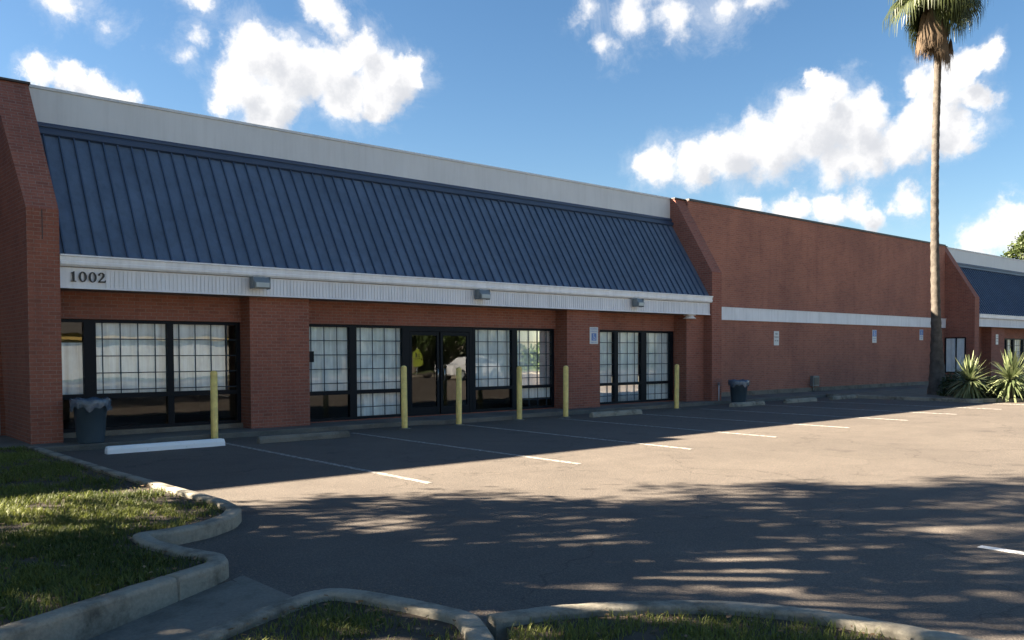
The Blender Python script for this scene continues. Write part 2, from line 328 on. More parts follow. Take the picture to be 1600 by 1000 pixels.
GUTTER = simple('white_gutter', (.82, .84, .87), .4, 0, .07, 2.2, 0, 60, .5, .12)
BLACK = simple('dark_bronze_frame', (.006, .009, .014), .5, 0, .1, 2, 0, 60, .15)
GRID = simple('window_grid', (.03, .05, .07), .5, 0, .1, 2, 0, 60, .2)
DARK = simple('dark_cap', (.05, .045, .045), .5, 0, .2, 2)
YEL = simple('yellow_paint', (.93, .65, .20), .5, 0, .16, 9, .3, 30, .4, .4)
BLIND = simple('white_blind', (.86, .90, .92), .8, 0, .12, 2.4, .4, 8, .1, .30)
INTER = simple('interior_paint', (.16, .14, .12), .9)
GLASS = glass_mat('window_glass')
SOIL = simple('soil', (.062, .048, .034), .95, 0, .35, 4, .8, 40)

# ================================================================== SETTING
def sheet(name, pts, z, mat, kind='structure'):
    m = MB(); m.poly([(x, y, z) for x, y in pts]); o = m.build(name, mat)
    o['kind'] = kind; return o
GROUND = simple('ground_dirt', (.10, .095, .07), .95, 0, .3, .5)
sheet('ground', [(-900, -900), (900, -900), (900, 900), (-900, 900)], -.45, GROUND)
# parking lot, one slab with its own edge
lot = MB(); lot.prism_z([(2.02, 16.6), (2.02, 5.80), (2.20, 5.86), (2.35, 5.90), (2.44, 5.2), (2.44, 4.85), (2.44, -14), (78, -14), (78, 16.6)], -.4, 0)
tag(lot.build('parking_lot', ASPHALT), kind='structure')
road = MB(); road.box(-60, 110, -24, -14.01, -.4, -.012); tag(road.build('road', ASPHALT), kind='structure')
sheet('far_verge', [(-60, -60), (110, -60), (110, -24.01), (-60, -24.01)], -.05, simple('far_grass', (.09, .12, .04), .95, 0, .4, 2))

# sidewalk along the front
sw = MB(); sw.prism_z([(-30, 15.98), (3.02, 15.98), (3.10, 15.72), (4.75, 15.72), (5.05, 16.10), (10.9, 16.10), (11.3, 15.86), (13.4, 15.86), (13.8, 16.10), (64, 16.10), (64, 17.85), (-30, 17.85)], -.3, .10)
o = sw.build('sidewalk', WALK, bevel=.015); o['kind'] = 'structure'

# concrete flume between the two lawns, falling away to the street
fl = MB()
pts_a = [(2.46, 5.95, .006), (1.60, 5.62, -.05), (.82, 5.28, -.09), (-1.2, 4.35, -.17), (-6, 2.1, -.34)]
pts_b = [(2.50, 4.80, .006), (2.0, 4.60, -.02), (1.35, 4.30, -.07), (-.2, 3.62, -.14), (-6, 1.0, -.34)]
for i in range(4): fl.poly([pts_a[i], pts_a[i+1], pts_b[i+1], pts_b[i]])
fl.v = [(x, y, z) for x, y, z in fl.v]
tag(fl.build('gutter', CONC_D), kind='structure')

def rounded(pts, r=.25, n=6):
    """soften the corners of a polyline"""
    out = [Vector(pts[0])]
    for i in range(1, len(pts)-1):
        p, a, b = Vector(pts[i]), Vector(pts[i-1]), Vector(pts[i+1])
        da, db = min(r, (a-p).length*.45), min(r, (b-p).length*.45)
        A = p+(a-p).normalized()*da; B = p+(b-p).normalized()*db
        for k in range(n+1):
            t = k/n; out.append(A*(1-t)**2+p*2*t*(1-t)+B*t*t)
    out.append(Vector(pts[-1])); return out
def kerb(name, pts, label, w=.15, zt=.13, zb=-.32, r=.25, side=1, group='concrete kerbs', mat=None, wf=None):
    """concrete kerb swept along the centre line of its top; every 3 m or so a joint"""
    P = [Vector((p.x, p.y)) for p in rounded([(x, y, 0) for x, y in pts], r)]
    # resample
    Q = [P[0]]
    for a, b in zip(P, P[1:]):
        L = (b-a).length; n = max(1, int(L/.12))
        for k in range(1, n+1): Q.append(a+(b-a)*k/n)
    prof = [(-.5, zb), (-.5, zt-.022), (-.455, zt-.003), (-.1, zt+.002), (.33, zt), (.43, zt-.007), (.49, zt-.028), (.56, zb)]
    # cast joints
    JT = [k*2.45+1.1 for k in range(40)]
    S_ = [0.]
    for a, b in zip(Q, Q[1:]): S_.append(S_[-1]+(b-a).length)
    Q2 = []; notch = set(); jn = iter(JT); jt = next(jn)
    for i, q in enumerate(Q):
        Q2.append(q)
        if i+1 < len(Q) and S_[i] <= jt < S_[i+1]:
            d_ = (Q[i+1]-q); L_ = d_.length; d_ = d_/L_; c0 = min(max(jt-S_[i], .03), L_-.03)
            if L_ > .07:
                for o_ in (-.012, -.004, .004, .012): Q2.append(q+d_*(c0+o_))
                notch |= {len(Q2)-3, len(Q2)-2}
            jt = next(jn)
    Q = Q2
    m = MB(); b0 = 0; n = len(prof); s_acc = 0
    for i, q in enumerate(Q):
        t = (Q[min(i+1, len(Q)-1)]-Q[max(i-1, 0)]).normalized(); nrm = Vector((t.y, -t.x))*side
        if i: s_acc += (Q[i]-Q[i-1]).length
        ww = w*(wf(s_acc) if wf else 1)
        for k, (u, z) in enumerate(prof):
            j = (random.random()-.5)*.005; jz = (random.random()-.5)*.004 if z > 0 else 0
            if i in notch and z > 0: jz -= .03; u *= .80
            m.v.append((q.x+nrm.x*(u*ww+j), q.y+nrm.y*(u*ww+j), z+jz))
    for i in range(len(Q)-1):
        for k in range(n-1):
            m.f.append((i*n+k, i*n+k+1, (i+1)*n+k+1, (i+1)*n+k)); m.mi.append(0); m.sm.append(1 <= k <= 5)
    m.f.append(tuple(range(n))); m.mi.append(0); m.sm.append(False)
    e = (len(Q)-1)*n; m.f.append(tuple(e+k for k in range(n-1, -1, -1))); m.mi.append(0); m.sm.append(False)
    o = m.build(name, mat or CONC); tag(o, label, 'kerb', group); return o
KL = [(2.97, 15.74), (3.03, 13.5), (3.09, 11.6), (3.17, 10.4), (3.24, 9.3), (3.29, 8.55), (3.24, 8.02), (3.05, 7.70), (2.75, 7.46), (2.42, 7.36), (2.16, 7.36), (2.14, 7.0), (2.24, 6.5), (2.36, 6.22), (2.30, 5.98), (2.05, 5.86), (1.55, 5.62), (.82, 5.25), (-1.5, 4.2), (-6.2, 2.0)]
kerb('kerb', KL, 'long weathered concrete kerb winding round the lawn left of the parking lot', r=.10, side=-1, w=.145)
KA = [(-6.2, .72), (-.4, 3.55), (1.53, 4.42), (2.0, 4.64), (2.42, 4.80), (2.56, 4.78), (2.66, 4.60), (2.79, 4.22), (2.88, 3.82), (2.74, 3.52), (2.5, 3.1)]
kerb('kerb', KA, 'pale sunlit concrete kerb around the grass corner at the bottom of the photo left of centre', r=.08, side=-1, w=.14)
KB = [(2.96, 3.70), (3.29, 3.61), (3.64, 3.43), (4.08, 3.10), (4.30, 2.80), (4.42, 2.52), (4.49, 2.2), (4.57, 1.8), (4.62, 1.4), (4.66, .4), (4.7, -12)]
kerb('kerb', KB, 'curved grey concrete kerb sweeping along the bottom right of the parking lot', r=.2, side=-1, w=.14)

# lawns: soil bed, blades, dry leaves
lawn_pts = [(x, y) for x, y in KL] + [(-30, -8.5), (-30, 15.97), (2.9, 15.97)]
verge_pts = [(x, y) for x, y in KA] + [(2.3, 2.6), (2.2, 1.8), (-6, -6), (-30, -9)]
verge_b = [(3.0, 3.62), (3.29, 3.55), (3.62, 3.38), (4.02, 3.06), (4.24, 2.78), (4.36, 2.5), (4.43, 2.2), (4.51, 1.8), (4.56, 1.4), (4.62, -12), (-8, -12), (-8, -6), (2.25, 1.8), (2.62, 3.1)]
def inside(pts, poly):
    x, y = pts[:, 0], pts[:, 1]; r = np.zeros(len(pts), bool); n = len(poly); j = n-1
    for i in range(n):
        xi, yi = poly[i]; xj, yj = poly[j]
        c = ((yi > y) != (yj > y)) & (x < (xj-xi)*(y-yi)/((yj-yi) if yj != yi else 1e-9)+xi); r ^= c; j = i
    return r
sheet('lawn', lawn_pts, .085, SOIL); sheet('lawn', verge_pts, .083, SOIL); sheet('lawn', verge_b, .081, SOIL)
GRASS = leaf_mat('grass', (.034, .058, .013), (.225, .245, .052), .35, .6)
LITTER = leaf_mat('dry_leaves', (.08, .045, .02), (.30, .21, .12), .15, .7)
def vnoise(x, y, s, seed):
    r = np.random.default_rng(seed); t = r.random((64, 64)); u, v = x*s, y*s; i, j = np.floor(u).astype(int), np.floor(v).astype(int); fu, fv = u-i, v-j
    fu = fu*fu*(3-2*fu); fv = fv*fv*(3-2*fv); g = lambda a, b: t[a % 64, b % 64]
    return (g(i, j)*(1-fu)+g(i+1, j)*fu)*(1-fv)+(g(i, j+1)*(1-fu)+g(i+1, j+1)*fu)*fv
def edge_dist(P, line):
    d = np.full(len(P), 9.)
    for a, b in zip(line, line[1:]):
        a = np.array(a); b = np.array(b); ab = b-a; t = np.clip(((P-a)@ab)/(ab@ab), 0, 1); d = np.minimum(d, np.hypot(*(P-a-t[:, None]*ab).T))
    return d
def grass(name, label, boxes, poly, line, z0, bare=.25):
    V = []; F = []; T = []; nb = 0; LV = []; LT = []
    for (x0, x1, y0, y1, dens, h, w) in boxes:
        n = int((x1-x0)*(y1-y0)*dens); P = np.c_[rng.uniform(x0, x1, n), rng.uniform(y0, y1, n)]; P = P[inside(P, poly)]
        ed = edge_dist(P, line); nz = vnoise(P[:, 0], P[:, 1], 2.1, 3)*.6+vnoise(P[:, 0], P[:, 1], 7, 4)*.4
        keep = (ed > .085) & (rng.random(len(P)) < np.clip((ed-.05)/bare, .08, 1)*np.clip((nz-.30)*3.6, .06, 1)); P = P[keep]; nz = nz[keep]; n = len(P)
        a = rng.uniform(0, 2*np.pi, n); hh = h*rng.uniform(.45, 1.2, n)*(.6+.8*nz); ww = w*rng.uniform(.7, 1.3, n); ln = rng.uniform(.2, 1.1, n)*hh
        dx, dy = np.cos(a), np.sin(a); p3 = np.c_[P, np.full(n, z0)]
        side = np.c_[-dy, dx, np.zeros(n)]*ww[:, None]*.5; lean = np.c_[dx, dy, np.zeros(n)]*ln[:, None]; up = np.c_[np.zeros(n), np.zeros(n), hh]
        v = np.stack([p3-side, p3+side, p3+side*.8+lean*.35+up*.65, p3-side*.8+lean*.35+up*.65, p3+lean+up*.95+side*.15, p3+lean+up*.95-side*.15], 1)
        b = nb+np.arange(n)[:, None]*6; F.append(np.concatenate([b+np.array([0, 1, 2, 3]), b+np.array([3, 2, 4, 5])])); nb += n*6
        V.append(v.reshape(-1, 3)); big = vnoise(P[:, 0], P[:, 1], 1.1, 8); T.append(np.repeat(np.clip(rng.uniform(0, 1, n)*.6+big*.55-.05, 0, 1), 6))
        # litter
        n = int((x1-x0)*(y1-y0)*260); P = np.c_[rng.uniform(x0, x1, n), rng.uniform(y0, y1, n)]; P = P[inside(P, poly)]; ed = edge_dist(P, line)
        P = P[(ed > .07) & (rng.random(len(P)) < .09+.9*np.exp(-ed/.22))]; LV.append(np.c_[P, z0+rng.uniform(.008, .05, len(P))])
    tag(np_mesh('grass', np.concatenate(V), np.concatenate(F), np.concatenate(T), GRASS), label, 'grass', kind='stuff')
    LP = np.concatenate(LV); v, f = leaf_cards(LP, rng.uniform(.025, .06, len(LP)), rng)
    c = LP.repeat(4, 0); v[:, 2] = c[:, 2]+(v[:, 2]-c[:, 2])*.35
    tag(np_mesh('dry_leaves', v, f, rng.random(len(LP)).repeat(4), LITTER), label.replace('grass', 'fallen leaves in the grass'), 'leaf litter', kind='stuff')
grass('g', 'short green grass of the lawn left of the parking lot',
      [(.4, 3.3, 4.6, 8.9, 5200, .05, .007), (.8, 3.2, 8.9, 16, 2600, .055, .009), (-3, .8, 6, 16, 500, .06, .016), (-3, .4, 3, 6, 900, .06, .012)], lawn_pts, KL, .083)
grass('g', 'short green grass in the corner at the bottom of the photo',
      [(.6, 2.95, 3.0, 4.8, 6500, .042, .0055), (-2, .6, 1, 4.2, 700, .05, .01)], verge_pts, KA, .081, .35)
grass('g', 'short green grass along the curved kerb bottom right',
      [(2.3, 4.7, 1.2, 3.7, 6500, .045, .0055), (0, 4.7, -3, 1.2, 500, .05, .012)], verge_b, KB, .079, .40)
# leaves blown onto the asphalt next to the kerbs
P = []
for _ in range(260):
    i = random.randrange(2, 14); a, b = Vector(KL[i]), Vector(KL[i+1]); q = a.lerp(b, random.random()); P.append((q.x+abs(random.gauss(0, .22))+.13, q.y+random.gauss(0, .1)-.05, .008))
for _ in range(330):
    i = random.randrange(4, 9); a, b = Vector(KA[i]), Vector(KA[i+1]); q = a.lerp(b, random.random()); P.append((q.x+abs(random.gauss(0, .3))+.12, q.y+abs(random.gauss(0, .3))+.06, .008))
for _ in range(300): P.append((random.uniform(2.6, 11), random.uniform(2.5, 9), .008))
P = np.array([p for p in P if not (p[0] < 2.5 and p[1] < 5.9)])
v, f = leaf_cards(P, rng.uniform(.012, .034, len(P)), rng); v[:, 2] = .007+np.abs(v[:, 2]-.008)*.25
tag(np_mesh('leaf_litter', v, f, rng.random(len(P)).repeat(4), LITTER), 'dry leaves scattered over the asphalt beside the kerbs', 'leaf litter', kind='stuff')

# painted bay lines
STRIPE = paint_mat('worn_white_paint', (.40, .37, .33), .50, (.10, .095, .085)); STRIPE2 = paint_mat('white_line_paint', (.72, .72, .70), .60)
def stripe(x0, y0, x1, y1, mat, label, group, w=.085):
    d = (Vector((x1, y1))-Vector((x0, y0))).normalized(); n = Vector((-d.y, d.x))*w/2
    m = MB(); m.prism_z([(x0+n.x, y0+n.y), (x1+n.x, y1+n.y), (x1-n.x, y1-n.y), (x0-n.x, y0-n.y)], -.01, .004)
    tag(m.build('painted_line', mat), label, 'painted line', group, 'structure')
for i, (xa, xb, ya, yb) in enumerate([(5.98, 6.02, 15.3, 8.72), (8.72, 8.70, 15.4, 8.8), (11.60, 11.42, 15.4, 8.9), (14.45, 14.25, 15.3, 9.1), (17.05, 17.12, 15.3, 9.2), (19.9, 19.95, 15.2, 9.25), (22.75, 22.75, 15.2, 9.3), (25.6, 25.6, 15.2, 9.3), (28.3, 28.3, 13.2, 9.4)]):
    stripe(xa, ya, xb, yb, STRIPE, 'worn white bay line in front of the building, %s from the left' % ('first second third fourth fifth sixth seventh eighth ninth'.split()[i]), 'bay lines in front of the building')
for x in (7.42, 10.2, 13.0, 15.8, 18.6): stripe(x, 2.85, x+.02, -2.2, STRIPE2, 'short white line in the tree shade at the right edge' if x < 8 else 'white bay line on the street side, outside the frame', 'bay lines on the street side', .09)

# ================================================================== THE BUILDING
B = empty('brick_building', (0, 0, 0), 'long single storey brick commercial building with blue metal mansard roof and white fascia', 'building')
FIN = [(16.35, .02), (16.35, 4.12), (17.85, 6.60), (18.9, 6.60), (18.9, .02)]
for x0 in (-16.2, 3.07, 21.96, 41.72, 60.6):
    m = MB(); m.prism_x(FIN, x0, x0+.5)
    if x0 == 3.07: m.v = [(x-(.14 if x > 3.3 else .24), y, z) if z > 6 else (x, y, z) for x, y, z in m.v]
    f_ = m.build('wing_wall', BRICK, B)
    dx = .2 if x0 == 3.07 else 0; m = MB(); m.box(x0-.02-dx, x0+.52-dx*.65, 17.80, 18.95, 6.603, 6.64); m.build('coping', DARK, f_)
m = MB(); m.poly([(3.300, 16.346, 4.10), (3.316, 16.346, 4.10), (3.146, 17.846, 6.59), (3.126, 17.846, 6.59)]); m.poly([(3.300, 16.345, 3.6), (3.316, 16.345, 3.6), (3.316, 16.346, 4.10), (3.300, 16.346, 4.10)]); m.build('expansion_joint', DARK, B)
# a groove runs down the middle of the near fin's slope
# blank brick wall right of the main bay
m = MB(); m.box(22.463, 41.717, 17.70, 17.95, .02, 6.58); bw = m.build('brick_wall', BRICK_P, B)
m = MB(); m.box(22.49, 41.69, 17.66, 18.0, 6.583, 6.65); m.build('coping', DARK, bw)
m = MB(); m.box(22.466, 41.714, 17.64, 17.697, 2.73, 3.14); m.box(22.466, 41.714, 17.615, 17.695, 3.143, 3.17); m.build('white_band', WHITE, B)
m = MB(); m.box(22.466, 41.714, 17.655, 17.697, .102, .25); m.build('wall_base', CONC_D, B)

def wall_with_holes(x0, x1, z0, z1, holes, y0=17.15, y1=17.38):
    m = MB(); xs = x0
    for (a, b, c, d) in holes:
        if a > xs: m.box(xs, a, y0, y1, z0, z1)
        if c > z0: m.box(a, b, y0, y1, z0, c)
        if d < z1: m.box(a, b, y0, y1, d, z1)
        xs = b
    if xs < x1: m.box(xs, x1, y0, y1, z0, z1)
    return m
def grid(m, x0, x1, z0, z1, y=17.236, t=.018, cell=.32):
    nx = max(1, round((x1-x0)/cell)); nz = max(1, round((z1-z0)/cell))
    off = cell*.38
    x = x0+off
    while x < x1-.05: m.box(x-t/2, x+t/2, y, y+.012, z0, z1); x += cell
    z = z1-cell*.95
    while z > z0+.04: m.box(x0, x1, y+.0025, y+.0145, z-t/2, z+t/2); z -= cell
def blind(m, x0, x1, z0, z1, y=17.335, amp=.017, step=.04):
    n = max(4, int((x1-x0)/step)); ph = random.random()*6
    for i in range(n):
        a, b = x0+(x1-x0)*i/n, x0+(x1-x0)*(i+1)/n
        ya, yb = [y+amp*math.sin(3.1*q*9+ph)+amp*.6*math.sin(q*23+ph*2) for q in (a, b)]
        m.poly([(a, ya, z0), (b, yb, z0), (b, yb, z1), (a, ya, z1)], smooth=True)
def window(x0, x1, zb, zt, cols, trans, kinds, parent, label=None):
    """cols: list of (xa,xb) glass columns; kinds: per column (upper, lower) with letters b blind, g grid, h half blind"""
    w = bpy.data.objects.new('window', None); COL.objects.link(w); w.parent = parent; w.empty_display_size = .2
    if label: w['label'] = label
    fr = MB(); y0, y1 = 17.20, 17.30; tb = .06
    fr.box(x0, x1, y0, y1, zt-tb, zt); fr.box(x0, x1, y0, y1, zb, zb+tb)
    xs = [x0]
    for a, b in cols: xs += [a, b]
    xs += [x1]
    for i in range(0, len(xs), 2): fr.box(xs[i], xs[i+1], y0-.003, y1+.003, zb+.002, zt-.002)
    for a, b in cols: fr.box(a, b, y0, y1, trans[0], trans[1])
    fr.build('window_frame', BLACK, w)
    gm = MB(); bm_ = MB(); hb = False
    for (a, b), (ku, kl) in zip(cols, kinds):
        for kk, (c, d) in ((ku, (trans[1], zt-tb)), (kl, (zb+tb, trans[0]))):
            p = MB(); p.poly([(a, 17.262, c), (b, 17.262, c), (b, 17.262, d), (a, 17.262, d)]); p.build('pane', GLASS, w)
            if 'g' in kk: grid(gm, a, b, c, d)
            if 'b' in kk: hb = True; blind(bm_, a-.02, b+.02, c-.02, d+.02)
            if 'n' in kk: hb = True; blind(bm_, a-.02, a+(b-a)*.84, c-.02, d+.02)
            if 'h' in kk: hb = True; blind(bm_, a-.02, b+.02, c+(d-c)*.45, d+.02)
            if 'l' in kk: hb = True; blind(bm_, a-.02, b+.02, c-.02, c+(d-c)*.72)
    if gm.v: gm.build('window_grid', GRID, w)
    if hb: bm_.build('blind', BLIND, w, recalc=False)
    return w
holes = [(3.573, 7.12, .12, 2.285), (8.44, 16.02, .12, 2.285), (17.32, 21.12, .12, 2.285)]
wall_with_holes(3.573, 21.957, .02, 2.95, holes).build('front_wall', BRICK, B)
window(3.576, 7.117, .20, 2.282, [(3.64, 4.13), (4.34, 5.64), (5.76, 7.04)], (.80, .89), [('l', ''), ('bg', ''), ('ng', '')], B)
window(8.443, 11.19, .123, 2.282, [(8.62, 9.68), (9.86, 11.10)], (.70, .79), [('bg', ''), ('bg', 'bg')], B)
window(13.20, 16.017, .123, 2.282, [(13.29, 14.51), (14.69, 15.96)], (.68, .76), [('bg', ''), ('bg', 'gh')], B)
window(17.323, 21.117, .123, 2.282, [(17.42, 18.44), (18.60, 19.62), (19.86, 21.00)], (.66, .74), [('bg', 'bg'), ('bg', 'bg'), ('bg', 'bg')], B)
m = MB(); m.box(3.576, 7.117, 17.10, 17.38, .103, .197); m.build('window_sill', CONC_D, B)
m = MB(); m.box(8.50, 8.80, 17.215, 17.232, 1.44, 1.68); m.build('notice', BLACK, B)
# entrance: two glazed leaves
for i, (a, b, hx) in enumerate(((11.30, 12.17, 12.09), (12.21, 13.09, 12.29))):
    d = MB(); y0, y1 = 17.205, 17.255; s_ = .07
    d.box(a, a+s_, y0, y1, .13, 2.15); d.box(b-s_, b, y0, y1, .13, 2.15); d.box(a+s_, b-s_, y0+.002, y1-.002, 2.06, 2.15); d.box(a+s_, b-s_, y0+.002, y1-.002, .13, .32)
    dr = d.build('door', BLACK, B)
    p = MB(); p.poly([(a+s_, 17.232, .32), (b-s_, 17.232, .32), (b-s_, 17.232, 2.06), (a+s_, 17.232, 2.06)]); p.build('pane', GLASS, dr)
    h = MB(); h.tube([(hx, 17.20, .95), (hx, 17.15, .97), (hx, 17.15, 1.23), (hx, 17.20, 1.25)], [.012]*4, 8); h.build('handle', simple('brushed_metal%d' % i, (.45, .45, .44), .3, .9), dr)
m = MB(); m.box(11.193, 11.29, 17.2, 17.3, .123, 2.282); m.box(13.10, 13.197, 17.2, 17.3, .123, 2.282); m.box(11.29, 13.10, 17.202, 17.298, 2.16, 2.28); m.box(11.29, 13.10, 17.16, 17.3, .101, .125); m.build('door_frame', BLACK, B)

# piers
for a, b, y in ((7.12, 8.43, 16.70), (16.04, 17.30, 16.70), (21.10, 21.955, 16.66)):
    m = MB(); m.box(a, b, y, 17.147, .02, 2.788); m.build('pier', BRICK, B)

def mansard(x0, x1, parent):
    # roof sheet with standing seams
    A = (16.44, 3.372); T = (17.96, 5.78); d = Vector((T[0]-A[0], T[1]-A[1])).normalized(); n = Vector((-d.y, d.x)); nf = n if n.x < 0 else -n
    m = MB(); th = .05
    m.prism_x([A, T, (T[0]-nf.x*th, T[1]-nf.y*th), (A[0]-nf.x*th, A[1]-nf.y*th)], x0+.003, x1-.003)
    x = x0+.10; k = 0
    while x < x1-.04:
        h = .042; o_ = .004
        a = (A[0]+d.x*.01, A[1]+d.y*.01)
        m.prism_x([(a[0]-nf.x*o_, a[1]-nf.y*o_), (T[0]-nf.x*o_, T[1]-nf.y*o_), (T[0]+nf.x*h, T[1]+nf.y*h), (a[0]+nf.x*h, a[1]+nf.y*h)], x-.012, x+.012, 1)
        x += .262+random.uniform(-.006, .006)
    rf = m.build('metal_roof', [BLUE, BLUE_SH], parent)
    # stepped ridge flashing under the parapet
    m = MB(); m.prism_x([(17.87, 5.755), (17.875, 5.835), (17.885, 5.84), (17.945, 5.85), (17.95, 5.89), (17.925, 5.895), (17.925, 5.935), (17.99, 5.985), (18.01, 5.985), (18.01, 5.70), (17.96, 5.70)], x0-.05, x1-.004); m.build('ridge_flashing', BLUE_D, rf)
    # parapet
    xp = x0-.10 if x0 < 5 else x0
    m = MB(); m.box(xp+.003, x1-.003, 18.015, 18.20, 5.65, 6.60)
    x = x0+2.2
    pp = m.build('parapet', WHITE_D, parent)
    m = MB(); m.box(xp+.003, x1-.003, 17.99, 18.225, 6.603, 6.655); m.build('coping', WHITE_D, pp)
    # gutter with an ogee front
    m = MB(); m.prism_x([(16.36, 3.165), (16.325, 3.20), (16.32, 3.245), (16.335, 3.255), (16.325, 3.33), (16.30, 3.345), (16.30, 3.368), (16.47, 3.368), (16.47, 3.165)], x0+.003, x1-.003); g_ = m.build('gutter', GUTTER, parent)
    # ribbed fascia
    m = MB(); m.box(x0+.003, x1-.003, 16.43, 16.50, 2.795, 3.155); m.box(x0+.003, x1-.003, 16.405, 16.43, 2.785, 2.812)
    x = x0+.04+(.72 if x0 < 5 else 0)
    while x < x1-.05: m.box(x, x+.034, 16.418, 16.431, 2.814, 3.13); x += .074
    m.build('fascia', WHITE, parent)
    m = MB(); m.box(x0+.003, x1-.003, 16.5, 17.148, 2.79, 2.80) ; m.build('soffit', simple('soffit_paint', (.20, .17, .15), .8), parent)
mansard(3.57, 21.96, B)
# far bay right of the blank wall
mansard(42.22, 60.6, B)
wall_with_holes(42.223, 60.597, .02, 2.95, [(46.9, 52.6, .12, 2.285), (54.4, 59.5, .12, 2.285)]).build('front_wall', BRICK, B)
window(46.903, 52.597, .123, 2.282, [(46.98, 47.84), (48.0, 48.75), (48.95, 50.1), (50.3, 52.5)], (.66, .74), [('bg', 'bg')]*4, B)
window(54.403, 59.497, .123, 2.282, [(54.5, 56.9), (57.1, 59.4)], (.66, .74), [('bg', 'bg')]*2, B)
m = MB(); m.box(44.6, 46.2, 16.70, 17.147, .02, 2.788); m.build('pier', BRICK, B)
m = MB(); m.box(52.7, 54.3, 16.70, 17.147, .02, 2.788); m.build('pier', BRICK, B)
# window in the left flank of the far wing wall
w = bpy.data.objects.new('window', None); COL.objects.link(w); w.parent = B; w['label'] = 'narrow two pane window in the side of the far wing wall'
m = MB()
for y0 in (16.72, 17.12, 17.60): m.box(41.675, 41.717, y0, y0+.05, .62, 2.28)
for z0 in (.62, 2.23): m.box(41.677, 41.716, 16.77, 17.60, z0, z0+.05)
m.build('window_frame', BLACK, w)
for a, b in ((16.77, 17.12), (17.17, 17.60)):
    m = MB(); m.poly([(41.69, a, .67), (41.69, b, .67), (41.69, b, 2.23), (41.69, a, 2.23)]); m.build('pane', GLASS, w)
m = MB(); m.poly([(41.705, 16.77, .67), (41.705, 17.60, .67), (41.705, 17.60, 2.23), (41.705, 16.77, 2.23)]); m.build('blind', BLIND, w)
# left bay: recessed wall with a tall pale roller door
m = MB(); m.box(-15.7, 2.40, 18.62, 18.88, .02, 7.5); m.box(2.40, 3.067, 18.62, 18.88, .02, 4.0); bl = m.build('brick_wall', BRICK, B)  # extra height added out of view to keep sun off the near fin
m = MB(); m.box(-15.6, 2.38, 18.58, 18.92, 7.503, 7.57); m.build('coping', DARK, bl)
m = MB()
for k in range(36): m.box(-1.2, 2.98, 18.585-(.006 if k % 2 else 0), 18.617, .11+k*.1, .205+k*.1)
m.build('roller_door', simple('grey_door', (.34, .36, .38), .6), B)
m = MB(); m.box(-30, 3.066, 17.853, 18.61, -.3, .098); m.build('door_apron', WALK, B)
# shell behind the front: rooms are dark, the roof deck is out of sight
m = MB(); m.box(-16, 61, 18.92, 40, 6.2, 6.3); m.build('roof_deck', DARK, B)
m = MB(); m.box(-16, 61, 40.0, 40.2, .02, 6.5); m.box(-16.2, -16, 18.92, 40.2, .02, 6.5); m.box(61, 61.2, 17, 40.2, .02, 6.5); m.build('rear_wall', BRICK, B)
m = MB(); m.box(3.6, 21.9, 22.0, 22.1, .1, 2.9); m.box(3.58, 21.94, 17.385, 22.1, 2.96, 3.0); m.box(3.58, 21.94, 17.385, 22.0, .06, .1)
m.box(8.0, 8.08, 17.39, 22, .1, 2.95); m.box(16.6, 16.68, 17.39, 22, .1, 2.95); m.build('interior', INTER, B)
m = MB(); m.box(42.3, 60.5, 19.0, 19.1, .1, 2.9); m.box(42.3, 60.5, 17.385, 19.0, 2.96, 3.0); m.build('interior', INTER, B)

# house number 1002 in black serif figures
NUM = simple('black_numerals', (.01, .012, .016), .4)
def figure(name, polys):
    m = MB()
    for pl in polys: m.prism_x([(0, 0), (0, 1e-9), (1e-9, 0)], 0, 0) if False else None
    for pl in polys:
        n = len(pl); b = len(m.v); m.v += [(x, 16.395, z) for x, z in pl]+[(x, 16.416, z) for x, z in pl]
        m.f.append(tuple(b+i for i in range(n))); m.f.append(tuple(b+n+i for i in range(n-1, -1, -1))); m.mi += [0, 0]; m.sm += [False]*2
        for i in range(n): j = (i+1) % n; m.f.append((b+i, b+j, b+n+j, b+n+i)); m.mi.append(0); m.sm.append(False)
    m.build(name, NUM, B)
def ring(cx, cz, rx, rz, tx, tz, n=20):
    out = []
    for i in range(n):
        a, b = 2*math.pi*i/n, 2*math.pi*(i+1)/n
        out.append([(cx+rx*math.cos(a), cz+rz*math.sin(a)), (cx+rx*math.cos(b), cz+rz*math.sin(b)), (cx+(rx-tx)*math.cos(b), cz+(rz-tz)*math.sin(b)), (cx+(rx-tx)*math.cos(a), cz+(rz-tz)*math.sin(a))])
    return out
def stroke(pts, ws):
    out = []; P = [Vector(p) for p in pts]; S = []
    for i, p in enumerate(P):
        t = (P[min(i+1, len(P)-1)]-P[max(i-1, 0)]).normalized(); nn = Vector((-t.y, t.x))*ws[i]/2; S.append((p+nn, p-nn))
    for (a, b), (c, d) in zip(S, S[1:]): out.append([tuple(a), tuple(c), tuple(d), tuple(b)])
    return out
nz0, nz1 = 2.905, 3.085
figure('house_number', [[(3.775, nz0+.015), (3.812, nz0+.015), (3.812, nz1), (3.798, nz1), (3.755, nz1-.03), (3.755, nz1-.042), (3.775, nz1-.034)], [(3.750, nz0), (3.837, nz0), (3.837, nz0+.015), (3.750, nz0+.015)]])
figure('house_number', ring(3.945, (nz0+nz1)/2, .066, .092, .034, .016))
figure('house_number', ring(4.105, (nz0+nz1)/2, .066, .092, .034, .016))
figure('house_number', stroke([(4.212, 3.03), (4.215, 3.055), (4.24, 3.076), (4.268, 3.074), (4.288, 3.05), (4.285, 3.02), (4.262, 2.985), (4.232, 2.95), (4.205, 2.925)], [.034, .03, .018, .022, .036, .036, .03, .02, .016]) + [[(4.195, 2.905), (4.315, 2.905), (4.325, 2.95), (4.312, 2.95), (4.30, 2.932), (4.20, 2.932)]])

